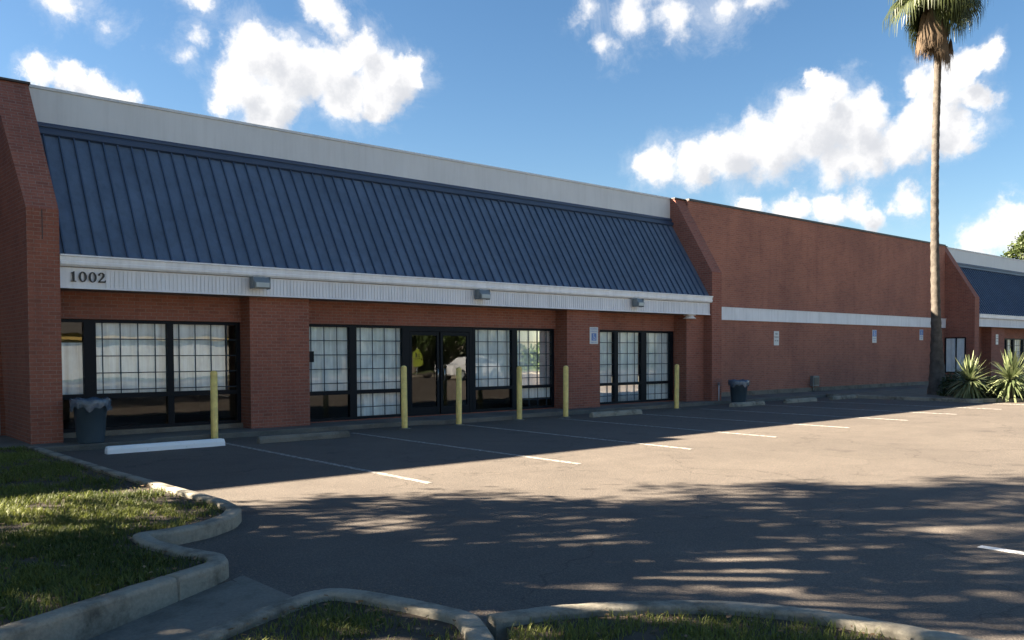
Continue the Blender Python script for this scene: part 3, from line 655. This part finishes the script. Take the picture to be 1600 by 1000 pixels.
# ================================================================== OBJECTS
# floodlights under the gutter
FIXT = simple('fixture_metal', (.19, .22, .23), .45); LENS = simple('fixture_lens', (.42, .47, .48), .2)
def floodlight(x, label, s=1.0, tilt=.35):
    t = empty('floodlight', (x, 16.30, 3.06), label, 'light', 'floodlights on the fascia')
    m = MB(); m.box(-.06*s, .06*s, .06, .13, -.05, .06); m.build('mount', FIXT, t)
    m = MB(); hw = .19*s; m.prism_x([(.06, .09), (-.07, .09), (-.16, -.02), (-.145, -.13), (.02, -.13), (.06, -.02)], -hw, hw)
    for sx in (-1, 1): m.box(sx*hw, sx*(hw+.018), -.12, .05, -.14, .10)
    m.build('housing', FIXT, t, bevel=.006)
    m = MB(); m.box(-hw+.03, hw-.03, -.168, -.158, -.11, -.02); m.build('lens', LENS, t); return t
floodlight(7.16, 'grey box floodlight on the white fascia above the brick pier nearest the street number', .88)
floodlight(12.80, 'grey box floodlight on the white fascia above the glass entrance doors', .80)
floodlight(18.42, 'small grey floodlight on the white fascia above the rightmost storefront window', .70)
t = empty('soffit_light', (21.2, 16.62, 2.79), 'small white flared lamp under the eave at the right end of the porch', 'light')
m = MB(); m.prism_z([(-.17, -.10), (.17, -.10), (.17, .10), (-.17, .10)], -.03, -.002); m.build('mount', WHITE, t)
m = MB(); m.lathe([(.10, -.03), (.13, -.06), (.20, -.12), (.19, -.13), (0, -.13)], n=16); m.build('lamp_shade', WHITE, t)

# bollards
def bollard(x, y, h, label):
    t = empty('bollard', (x, y, 0), label, 'bollard', 'yellow bollards in front of the building')
    m = MB(); m.tube([(0, 0, -.1), (0, 0, h-.05), (0, 0, h-.05)], [.066, .066, .066], 16, cap=False)
    m.lathe([(.066, h-.05), (.062, h-.02), (.045, h), (.02, h+.012), (0, h+.014)], n=16); o = m.build('post', YEL, t)
    t.rotation_euler = (R(random.uniform(-.7, .7)), R(random.uniform(-.7, .7)), 0)
    m = MB(); m.lathe([(.13, -.01), (.125, .012), (.10, .02), (.066, .022)], n=16); m.build('footing', CONC_D, t)
for x, y, h, l in ((6.09, 15.99, 1.30, 'yellow steel bollard at the right end of the bright white wheel stop'),
                (10.04, 15.50, 1.35, 'yellow steel bollard left of the glass entrance doors'),
                (11.49, 15.50, 1.29, 'yellow steel bollard right in front of the glass entrance doors'),
                (13.46, 15.69, 1.29, 'yellow steel bollard in front of the window right of the entrance doors'),
                (14.85, 15.52, 1.29, 'yellow steel bollard beside the pier that carries the parking sign'),
                (19.36, 15.64, 1.27, 'yellow steel bollard farthest right, by the last storefront window')): bollard(x, y, h, l)

# wheel stops
SW = paint_mat('fresh_white_paint', (.93, .92, .90), .68, (.35, .35, .34))
def wheel_stop(x0, x1, y, mat, label, dz=0, rot=0):
    L = x1-x0; m = MB(); h = .125
    for i in range(12):
        pass
    prof = [(-.085, 0), (-.075, .07), (-.045, h-.006), (-.03, h), (.03, h), (.045, h-.006), (.075, .07), (.085, 0)]
    b = len(m.v); n = len(prof); xs = [0, .01, .05]+[.05+(L-.1)*k/10 for k in range(1, 10)]+[L-.05, L-.01, L]
    for i, x in enumerate(xs):
        k = .80 if i in (0, len(xs)-1) else (.94 if i in (1, len(xs)-2) else 1)
        for yy, zz in prof: m.v.append((x+(random.random()-.5)*.004-L/2, yy*k+(random.random()-.5)*.003, .004+zz*k+(random.random()-.5)*.003))
    for i in range(len(xs)-1):
        for k in range(n-1): m.f.append((i*n+k, i*n+k+1, (i+1)*n+k+1, (i+1)*n+k)); m.mi.append(0); m.sm.append(False)
    m.f.append(tuple(range(n))); m.f.append(tuple((len(xs)-1)*n+k for k in range(n-1, -1, -1))); m.mi += [0, 0]; m.sm += [False]*2
    o = m.build('wheel_stop', mat); o.location = ((x0+x1)/2, y, 0); o.rotation_euler = (0, 0, rot); tag(o, label, 'wheel stop', 'concrete wheel stops at the heads of the bays')
wheel_stop(3.86, 5.82, 14.84, SW, 'bright white painted wheel stop at the left end of the lot', rot=.01)
wheel_stop(6.40, 8.24, 14.72, CONC_D, 'bare grey wheel stop in front of the wide brick pier, right of the white one')
wheel_stop(15.25, 17.1, 15.02, CONC, 'pale grey wheel stop below the pier with the parking sign')
wheel_stop(21.1, 22.75, 15.02, CONC, 'pale wheel stop beside the bin at the blank brick wall, nearest of its three')
wheel_stop(23.9, 25.7, 15.0, CONC, 'pale wheel stop in the middle of the three along the blank brick wall')
wheel_stop(26.7, 28.55, 15.0, CONC, 'pale wheel stop farthest right, along the blank brick wall')

# litter bins
BIN = simple('grey_blue_plastic', (.055, .085, .115), .5, 0, .08, 4); BAG = simple('clear_liner', (.09, .12, .16), .22, 0, .4, 14, .9, 22, .7)
def bin_(x, y, z, s, label):
    t = empty('trash_can', (x, y, z), label, 'trash can', 'round plastic trash cans by the building')
    m = MB(); m.lathe([(0, .0), (.20, 0), (.215, .02), (.275, .70), (.295, .70), (.30, .73), (.285, .745), (.265, .735), (.255, .70), (.19, .04), (0, .03)], n=28); m.build('body', BIN, t)
    for a in (0, math.pi):
        m = MB(); c = math.cos(a); m.box(c*.29-.02, c*.29+.02+c*.03, -.07, .07, .55, .62); m.build('handle', BIN, t)
    # plastic liner folded over the rim
    b = MB(); n = 44; rows = [(.262, .60), (.268, .735), (.300, .765), (.322, .735), (.318, .66), (.312, .60)]
    for i, (r_, z_) in enumerate(rows):
        for k in range(n):
            w = 2*math.pi*k/n; wr = 1+.028*math.sin(w*9+i)+.02*math.sin(w*17+i*2.1); dz_ = (.035*math.sin(w*5+1.3)+.03*math.sin(w*11)) if i >= 3 else 0
            b.v.append((r_*wr*math.cos(w), r_*wr*math.sin(w), z_+dz_*(i-2)/3+(.014*math.sin(w*7) if i == 2 else 0)))
    for i in range(len(rows)-1):
        for k in range(n): j = (k+1) % n; b.f.append((i*n+k, i*n+j, (i+1)*n+j, (i+1)*n+k)); b.mi.append(0); b.sm.append(True)
    b.build('liner', BAG, t, recalc=False); t.scale = (s, s, s)
bin_(3.92, 15.98, .10, 1.0, 'dark grey blue trash can with a clear liner beside the left brick wing wall')
bin_(22.30, 15.60, .0, 1.0, 'smaller looking dark trash can with pale liner by the blank brick wall')

# signs screwed to the brickwork
SGN = simple('sign_white', (.62, .64, .64), .4, 0, .04, 3); SBL = simple('sign_blue', (.12, .22, .50), .4); SGR = simple('sign_green', (.05, .25, .12), .4); SGY = simple('sign_yellow', (.30, .38, .05), .4)
def text_mesh(body, size, mat, parent, loc, rot=(math.pi/2, 0, 0), name='lettering'):
    c = bpy.data.curves.new(name, 'FONT'); c.body = body; c.size = size; c.align_x = 'CENTER'; c.align_y = 'CENTER'; c.extrude = .0008
    o = bpy.data.objects.new('tmp', c); COL.objects.link(o); dg = bpy.context.evaluated_depsgraph_get(); me = bpy.data.meshes.new_from_object(o.evaluated_get(dg)); bpy.data.objects.remove(o)
    me.materials.clear(); me.materials.append(mat); q = bpy.data.objects.new(name, me); COL.objects.link(q); q.parent = parent; q.location = loc; q.rotation_euler = rot; return q
def isa(parent, s, y, z, mat):
    """the wheelchair user: head, back and seat, wheel"""
    m = MB()
    def pl(pts): 
        for a in (pts,): m.poly([(x*s, y, z+q*s) for x, q in a])
    pl([(-.08+.07*math.cos(k*.524), .36+.07*math.sin(k*.524)) for k in range(12)])
    pl([(-.13, .27), (-.04, .27), (-.02, -.02), (-.10, -.02)]); pl([(-.10, -.02), (-.02, -.02), (.18, -.06), (.18, .02), (-.02, .045)]); pl([(.10, -.03), (.18, -.03), (.28, -.32), (.20, -.34)])
    for k in range(14):
        a, b = math.radians(150+k*16), math.radians(150+(k+1)*16)
        pl([(.02+.24*math.cos(a), -.16+.24*math.sin(a)), (.02+.24*math.cos(b), -.16+.24*math.sin(b)), (.02+.18*math.cos(b), -.16+.18*math.sin(b)), (.02+.18*math.cos(a), -.16+.18*math.sin(a))])
    m.build('symbol', mat, parent)
def sign(x, z, w, h, y, label, style, group='parking signs on the brickwork'):
    t = empty('parking_sign', (x, y, z), label, 'sign', group)
    m = MB(); m.box(-w/2, w/2, -.012, -.004, -h/2, h/2); m.build('plate', SGN, t, bevel=.003)
    if style == 'a':
        text_mesh('RESERVED', w*.185, SBL, t, (0, -.014, h*.39)); text_mesh('PARKING', w*.20, SBL, t, (0, -.014, h*.24))
        m = MB(); m.box(-w*.30, w*.30, -.0145, -.0125, -h*.30, h*.14); m.build('symbol_field', SBL, t); isa(t, w*.62, -.0165, -h*.09, SGN)
        text_mesh('PERMIT ONLY', w*.12, SBL, t, (0, -.014, -h*.40))
    elif style == 'b':
        text_mesh('NO', w*.30, DARK, t, (0, -.014, h*.30)); text_mesh('PARKING', w*.2, DARK, t, (0, -.014, h*.08)); text_mesh('ANY TIME', w*.17, DARK, t, (0, -.014, -h*.18))
    elif style == 'c':
        m = MB(); m.box(-w*.46, w*.46, -.0145, -.0125, -h*.02, h*.47); m.build('symbol_field', SBL, t); isa(t, w*.62, -.0165, h*.22, SGN)
        text_mesh('PARKING', w*.2, SBL, t, (0, -.014, -h*.16)); text_mesh('ONLY', w*.2, SBL, t, (0, -.014, -h*.34))
sign(17.06, 2.10, .33, .47, 16.698, 'white and blue reserved parking sign on the pier between the storefront windows', 'a')
sign(27.62, 2.13, .33, .52, 17.698, 'white sign on the blank brick wall, leftmost below the white band', 'b')
sign(34.95, 2.27, .36, .54, 17.698, 'blue and white accessible parking sign in the middle of the blank brick wall', 'c')
sign(39.30, 2.38, .36, .48, 17.698, 'blue and white accessible parking sign just left of the palm trunk', 'c')
sign(45.25, 2.20, .30, .50, 16.698, 'narrow white sign on the far pier behind the spiky plants', 'b')

# electrical box and hose bib low on the blank wall
t = empty('utility_box', (30.15, 17.655, .50), 'small grey electrical box low on the blank brick wall', 'utility box')
m = MB(); m.box(-.22, .22, -.10, .04, -.20, .20); m.build('housing', simple('box_grey', (.16, .17, .17), .5), t, bevel=.008)
m = MB(); m.box(-.17, .17, -.112, -.10, -.14, .14); m.build('cover', simple('box_cover', (.05, .05, .055), .4), t)
m = MB(); m.tube([(-.1, -.03, -.20), (-.1, -.03, -.38)], [.02, .02], 8); m.build('conduit', FIXT, t)
t = empty('hose_bib', (22.25, 16.35, .62), 'tap and pale pipe on the front of the wing wall beside the small trash can', 'tap')
m = MB(); m.tube([(0, .0, 0), (0, -.06, 0), (0, -.09, -.05)], [.02, .02, .016], 8); m.build('spout', FIXT, t)
m = MB(); m.tube([(.02, -.04, -.52), (.02, -.04, -.02)], [.014, .014], 8); m.build('pipe', GUTTER, t)
m = MB(); m.lathe([(0, .02), (.035, .02), (.035, .03), (0, .03)], c=(0, -.05, .02), n=10); m.build('handle', FIXT, t)
t = empty('downspout', (3.66, 16.55, 0), 'dark downspout in the corner of the left wing wall', 'downspout') if False else None

# ------------------------------------------------------------------ palm
PT = simple('palm_bark', (.088, .076, .064), .95, 0, .4, 5, 1.0, 22, .2)
def palm():
    x0, y0 = 31.1, 13.40
    t = empty('palm_tree', (x0, y0, 0), 'tall slender fan palm with a skirt of dead fronds beside the brick building', 'palm tree')
    k = 1.0
    zs = [0, .12, .3, .6, 1.0, 1.6, 2.2, 3.2, 4.5, 6, 7.5, 9, 10.5, 11.6, 12.6, 14.9]
    rs = [.40, .36, .32, .28, .245, .21, .18, .155, .145, .135, .128, .123, .12, .117, .113, .113]
    m = MB(); P = []; RR = []; z = 0
    while z <= 14.85:
        r_ = np.interp(z, zs, rs); P.append((.05*math.sin(z*.5), .014*z+.09*math.sin(z*.33), z)); RR.append(r_*(1+.05*math.sin(z*41)+random.uniform(-.03, .03))); z += .11
    m.tube(P, RR, 14); m.build('trunk', PT, t)
    top = Vector((0, .25, 15.0))
    GREEN = leaf_mat('palm_green', (.020, .032, .010), (.085, .10, .032), .3, .45); DEAD = leaf_mat('palm_dead', (.045, .03, .017), (.16, .11, .065), .25, .8)
    def frond(rg, az, el, pet, rad, droop, V, T, dead):
        d = Vector((math.cos(az)*math.cos(el), math.sin(az)*math.cos(el), math.sin(el)))
        base = top+Vector((math.cos(az)*.12, math.sin(az)*.12, rg.uniform(-.3, .1) if not dead else rg.uniform(-.9, -.1)))
        hub = base+d*pet+Vector((0, 0, -droop*pet*.35)); d2 = (d+Vector((0, 0, -droop*.5))).normalized()
        s_ = d2.cross(Vector((0, 0, 1))).normalized(); u_ = s_.cross(d2).normalized()
        # petiole
        w = .022; V.append([base-s_*w, base+s_*w, hub+s_*w*.7, hub-s_*w*.7]); T.append(.4)
        n = 30
        for i in range(n):
            a = -1.95+3.9*i/(n-1); L = rad*(1-.18*abs(a)/1.9)*rg.uniform(.85, 1.05)
            dd = (d2*math.cos(a)+s_*math.sin(a)).normalized()
            if dead: dd = (dd*.45+Vector((0, 0, -1))*.9).normalized()
            nn = dd.cross(u_).normalized(); wl = .035*rad/.9
            mid = hub+dd*L*.5+Vector((0, 0, -droop*L*.06)); end = hub+dd*L*.88+Vector((0, 0, -droop*L*.42)); tip = end+Vector((rg.uniform(-.04, .04), rg.uniform(-.04, .04), -L*(.22+.25*droop)))
            V.append([hub-nn*.006, hub+nn*.006, mid+nn*wl, mid-nn*wl]); V.append([mid-nn*wl, mid+nn*wl, end+nn*wl*.55, end-nn*wl*.55]); V.append([end-nn*wl*.5, end+nn*wl*.5, tip+nn*.004, tip-nn*.004])
            tt = float(np.clip(rg.uniform(.2, .9), 0, 1)); T.extend([tt]*3)
    rg = np.random.default_rng(5)
    V = []; T = []
    for i in range(50):
        el = math.radians(rg.uniform(-80, 70)); frond(rg, rg.uniform(0, 6.283), el, rg.uniform(.7, 1.15), rg.uniform(.75, 1.0), 1.0 if el < .3 else .7, V, T, False)
    v = np.array([[tuple(q) for q in f] for f in V]); np_mesh('fronds', v.reshape(-1, 3), np.arange(len(v)*4).reshape(-1, 4), np.repeat(np.array(T), 4), GREEN, t)
    V = []; T = []
    for i in range(30):
        frond(rg, (2.2 if i % 2 else 0)+rg.uniform(0, 2.2 if i % 2 else 6.283), math.radians(rg.uniform(-84, -58)), rg.uniform(.5, 1.35), rg.uniform(.5, .85), .9, V, T, True)
    v = np.array([[tuple(q) for q in f] for f in V]); np_mesh('dead_frond_skirt', v.reshape(-1, 3), np.arange(len(v)*4).reshape(-1, 4), np.repeat(np.array(T), 4), DEAD, t)
    return t
palm()

# ------------------------------------------------------------------ planting bed by the palm
bedk = [(28.35, 11.05), (28.9, 11.0), (29.3, 10.6), (29.9, 9.9), (30.9, 9.2), (33, 8.8), (36, 8.8)]
sheet('planting_bed', [(28.4, 16.1), (28.4, 11.1), (28.95, 11.08), (29.35, 10.68), (29.95, 9.98), (30.95, 9.28), (33, 8.9), (40, 8.9), (40, 16.1)], .09, simple('bed_soil', (.16, .135, .10), .95, 0, .3, 3, .8, 30))
kerb('kerb', [(28.35, 16.05), (28.35, 12.0)] + bedk + [(40, 8.8)], 'low concrete kerb around the planting bed at the foot of the palm', zt=.12, side=-1, w=.16)
def agave(x, y, s, label, n=70, seed=1, zc=.55):
    rg = np.random.default_rng(seed); t = empty('agave', (x, y, .08), label, 'spiky plant', 'spiky plants in the bed by the palm')
    V = []; T = []; 
    for i in range(n):
        el = math.radians(rg.uniform(-5, 85)) if i > n*.3 else math.radians(rg.uniform(-65, -5)); az = rg.uniform(0, 6.283); L = s*rg.uniform(.75, 1.1)*(.8 if el < 0 else 1)
        d = Vector((math.cos(az)*math.cos(el), math.sin(az)*math.cos(el), math.sin(el))); sd_ = d.cross(Vector((0, 0, 1)));
        sd_ = sd_.normalized() if sd_.length > .05 else Vector((1, 0, 0)); w = .034*s; bend = rg.uniform(.1, .8); c = Vector((0, 0, zc*s))
        P = [c+d*L*k+Vector((0, 0, -bend*L*k*k*math.cos(el))) for k in (.05, .35, .7, 1)]; W = [w*.7, w, w*.75, .003]
        for k in range(3): V.append([P[k]-sd_*W[k], P[k]+sd_*W[k], P[k+1]+sd_*W[k+1], P[k+1]-sd_*W[k+1]])
        T += [rg.uniform(0, 1)]*3
    v = np.array([[tuple(q) for q in f] for f in V]); np_mesh('leaves', v.reshape(-1, 3), np.arange(len(v)*4).reshape(-1, 4), np.repeat(np.array(T), 4), AG, t)
    m = MB(); m.tube([(0, 0, -.03), (0, 0, zc*s)], [.09*s, .07*s], 10); m.build('stem', PT, t)
AG = leaf_mat('agave_green', (.07, .10, .04), (.29, .32, .16), .25, .4)
agave(28.95, 11.48, .98, 'spiky yellow green plant in the bed, nearest the palm trunk', 230, 1, .55)
agave(29.62, 10.50, 1.08, 'larger spiky green plant in the bed at the right edge of the photo', 250, 2, .55)
agave(29.9, 11.9, .8, 'spiky plant half hidden between the two front ones', 160, 3)
agave(30.0, 9.95, .55, 'small low spiky plant at the kerb by the right edge', 140, 4, .35)
BUSH = leaf_mat('shrub_green', (.018, .032, .012), (.05, .075, .025), .25, .5)
def shrub(x, y, r_, h, label, seed):
    rg = np.random.default_rng(seed); t = empty('shrub', (x, y, .08), label, 'shrub', 'dark shrubs under the palm')
    n = 1500; p = rg.normal(size=(n, 3)); p /= np.linalg.norm(p, axis=1)[:, None]; p *= rg.uniform(.35, 1, n)[:, None]**.6; p[:, 0] *= r_; p[:, 1] *= r_; p[:, 2] = np.abs(p[:, 2])*h
    v, f = leaf_cards(p, rg.uniform(.06, .13, n), rg); np_mesh('foliage', v, f, rg.random(n).repeat(4), BUSH, t)
    m = MB()
    for k in range(6): a = k*1.05; m.tube([(0, 0, -.03), (math.cos(a)*r_*.5, math.sin(a)*r_*.5, h*.6)], [.02, .008], 6)
    m.build('stem', PT, t)
shrub(30.4, 12.55, .55, .85, 'dark leafy shrub just right of the palm trunk', 1)
shrub(30.4, 11.4, .6, .7, 'dark low shrub behind the front spiky plants', 2)
shrub(31.0, 10.6, .6, .8, 'dark low shrub at the right edge of the photo', 3)

# ------------------------------------------------------------------ trees
BARK = simple('oak_bark', (.14, .12, .10), .95, 0, .3, 6, 1, 25)
OAK = leaf_mat('oak_leaves', (.030, .055, .015), (.085, .13, .035), .3, .5)
def tree(name, x, y, label, clumps, trunk_h, leaf, per, seed, cat='tree', group=None, mat=OAK, tr=.22):
    """clumps: (dx,dy,z,r) balls of foliage carried by limbs"""
    rg = np.random.default_rng(seed); t = empty(name, (x, y, 0), label, cat, group); P = []; S = []
    m = MB(); m.tube([(0, 0, -.4), (0, 0, .1), (.05, 0, trunk_h*.5), (.1, .05, trunk_h)], [tr*1.6, tr*1.15, tr, tr*.85], 12)
    for (cx, cy, cz, cr) in clumps:
        m.tube([(.1, .05, trunk_h*.92), (cx*.45, cy*.45, trunk_h+(cz-trunk_h)*.45), (cx*.9, cy*.9, cz)], [tr*.4, tr*.2, tr*.06], 7)
        n = int(per*cr**2.2); nsub = max(3, int(cr*7)); sub = rg.normal(size=(nsub, 3)); sub /= np.linalg.norm(sub, axis=1)[:, None]; sub *= (rg.uniform(.45, 1.05, nsub)*cr)[:, None]; sub[:, 2] *= .62
        k = rg.integers(0, nsub, n); q = sub[k]+rg.normal(size=(n, 3))*cr*.23*np.array([1, 1, .7]); P.append(q+np.array([cx, cy, cz])); S.append(rg.uniform(.7, 1.3, n)*leaf)
    m.build('trunk', BARK, t); P = np.concatenate(P); v, f = leaf_cards(P, np.concatenate(S), rg); np_mesh('crown', v, f, rg.random(len(P)).repeat(4), mat, t); return t
# street trees to the left of the frame: their crowns shade the lawn and the near half of the lot
rt = np.random.default_rng(21)
def crown(n, rx, ry, z0, z1, r0, r1, rg):
    out = []
    for i in range(n):
        a = rg.uniform(0, 6.283); q = math.sqrt(rg.random()); z = rg.uniform(z0, z1); e = 1-abs((z-(z0*.55+z1*.45))/(z1-z0))**1.6*1.1
        out.append((rx*q*math.cos(a)*e, ry*q*math.sin(a)*e, z, rg.uniform(r0, r1)))
    return out
# the near oak: clumps spread evenly so that its shade stays open, with many small sun flecks
T1 = (-2.6, 10.4); cl1 = []
kx = SUN_DIR.x/math.tan(SUN_EL); ky = SUN_DIR.y/math.tan(SUN_EL)
for gx in np.arange(0.5, 13.0, 1.02):
    for gy in np.arange(-3.5, 9.4, 1.02):
        qx, qy = gx+rt.uniform(-.32, .32), gy+rt.uniform(-.32, .32)
        if qy > 8.9-(qx-3.6)*.635: continue
        for _ in range(14):
            z = rt.uniform(4.1, 9.4); px_, py_ = qx+kx*z, qy+ky*z
            if ((px_-T1[0])/3.3)**2+((py_-T1[1])/4.9)**2+((z-6.6)/3.3)**2*.45 < 1 and px_ < .11*py_:
                cl1.append((px_-T1[0], py_-T1[1], z, rt.uniform(.60, .98)*(1+.022*max(0, qx-4)))); break
tree('oak_tree', T1[0], T1[1], 'spreading oak on the lawn left of the parking lot, outside the frame', cl1, 3.0, .15, 720, 31)
tree('oak_tree', -6.6, 4.4, 'second spreading oak on the verge nearer the street, outside the frame', crown(34, 3.8, 3.8, 3.6, 9.0, .8, 1.25, rt), 2.9, .16, 520, 32)
tree('oak_tree', -8.0, 13.2, 'thin crowned oak farthest left near the building, outside the frame', crown(30, 3.8, 3.8, 3.8, 6.2, .7, 1.0, rt), 2.9, .16, 380, 37)
# crown showing over the far roof at the right edge
FARL = leaf_mat('far_leaves', (.035, .055, .014), (.11, .14, .04), .35, .5)
rt = np.random.default_rng(3)
tree('tree', 91.9, 28.9, 'green tree showing above the far roof at the right edge', crown(40, 4.2, 4.2, 6.5, 13.0, 1.0, 1.7, rt), 5.5, .34, 150, 33, mat=FARL, tr=.35)

# ------------------------------------------------------------------ across the street (seen mirrored in the windows)
OB = empty('warehouse', (0, 0, 0), 'low cream commercial building across the street, seen mirrored in the windows', 'building')
m = MB(); m.box(-25, 31, -46, -32, -.1, 2.75); m.build('wall', simple('cream_wall', (.45, .45, .43), .8, 0, .08, .4), OB)
m = MB(); m.box(-25.5, 31.5, -46.5, -31.5, 2.76, 3.15); m.build('roof_fascia', simple('tan_fascia', (.55, .40, .14), .7), OB)
m = MB(); m.prism_x([(-31.3, 3.16), (-39, 6.0), (-46.7, 3.16)], -25.7, 31.7); m.build('roof', simple('grey_shingles', (.12, .115, .11), .9), OB)
rt = np.random.default_rng(9)
for i, (x, y) in enumerate([(36.5, -31.5), (43, -30.5), (49, -33)]):
    tree('street_tree', x, y, ('broad dark street tree across the road, nearest the cream building', 'broad dark street tree across the road, opposite the entrance', 'broad dark street tree across the road, third from the cream building')[i], crown(26, 3.9, 3.0, 2.2, 7.6, 1.1, 1.6, rt), 2.0, .34, 130, 40+i, group='street trees across the road')
hedge = rt.uniform(0, 1, (15000, 3))*np.array([66, 2.2, 3.9])+np.array([33, -36, 0]); hedge[:, 2] *= .75+.25*np.sin(hedge[:, 0]*.9)
v, f = leaf_cards(hedge, rt.uniform(.3, .6, len(hedge)), rt); tag(np_mesh('hedge', v, f, rt.random(len(hedge)).repeat(4), OAK), 'long dark hedge across the road, seen mirrored in the right windows', 'hedge')
m = MB(); m.box(2.5, 78, -14.2, -14.0, -.3, .14); tag(m.build('kerb', CONC), 'straight pale kerb between the parking lot and the road behind the camera', 'kerb', 'concrete kerbs')
# a white car on the far side of the lot
car = empty('parked_car', (33.6, -9.6, 0), 'white parked hatchback on the street side of the lot, mirrored in the entrance glass', 'car')
m = MB(); prof = [(-2.1, .30), (-2.12, .62), (-1.95, .86), (-1.1, .98), (-.55, 1.40), (.9, 1.45), (1.75, 1.05), (2.05, .92), (2.1, .35)]
def loft(m, prof, half, inset=.0, zs=1.0):
    n = len(prof); b = len(m.v)
    for sgn in (-1, 1):
        for x, z in prof: m.v.append((x, sgn*(half-(max(0, z-.9)*.32)), z))
    m.f.append(tuple(b+i for i in range(n))); m.f.append(tuple(b+n+i for i in range(n-1, -1, -1))); m.mi += [0, 0]; m.sm += [False]*2
    for i in range(n): j = (i+1) % n; m.f.append((b+i, b+j, b+n+j, b+n+i)); m.mi.append(0); m.sm.append(False)
loft(m, prof, .86); m.build('body', simple('car_white', (.5, .52, .54), .3), car, bevel=.05)
m = MB(); loft(m, [(-1.02, .99), (-.56, 1.34), (.85, 1.39), (1.5, 1.08), (1.5, .99)], .872); m.build('window', BLACK, car)
for wx in (-1.3, 1.35):
    for wy in (-.8, .8):
        m = MB(); m.tube([(wx, wy-.1, .31), (wx, wy+.1, .31)], [.31, .31], 18); wh = m.build('wheel', BLACK, car); m = MB(); m.tube([(wx, wy-.115, .31), (wx, wy+.115, .31)], [.18, .18], 12); m.build('rim', FIXT, wh)
t = empty('crossing_sign', (31.3, -12.4, -.6), 'yellow green pentagon school crossing sign on a post, mirrored in the door glass', 'sign')
m = MB(); m.tube([(0, 0, -.4), (0, 0, 2.7)], [.03, .03], 8); m.build('post', FIXT, t)
m = MB(); m.v += []; pent = [(-.38, 1.85), (.38, 1.85), (.38, 2.25), (0, 2.65), (-.38, 2.25)]
def slab(m, pl, y0, y1):
    n = len(pl); b = len(m.v); m.v += [(x, y0, z) for x, z in pl]+[(x, y1, z) for x, z in pl]; m.f.append(tuple(b+i for i in range(n))); m.f.append(tuple(b+n+i for i in range(n-1, -1, -1))); m.mi += [0, 0]; m.sm += [False]*2
    for i in range(n): j = (i+1) % n; m.f.append((b+i, b+j, b+n+j, b+n+i)); m.mi.append(0); m.sm.append(False)
slab(m, pent, .035, .045); m.build('plate', SGY, t)
m = MB(); slab(m, [(-.33, 1.45), (.33, 1.45), (.33, 1.80), (-.33, 1.80)], .035, .045); m.build('arrow_plate', SGY, t)
m = MB()
for cx in (-.1, .12): slab(m, [(cx-.05, 1.95), (cx+.05, 1.95), (cx+.04, 2.2), (cx-.04, 2.2)], .047, .05); slab(m, [(cx-.035, 2.22), (cx+.035, 2.22), (cx+.035, 2.29), (cx-.035, 2.29)], .047, .05)
m.build('symbol', DARK, t)
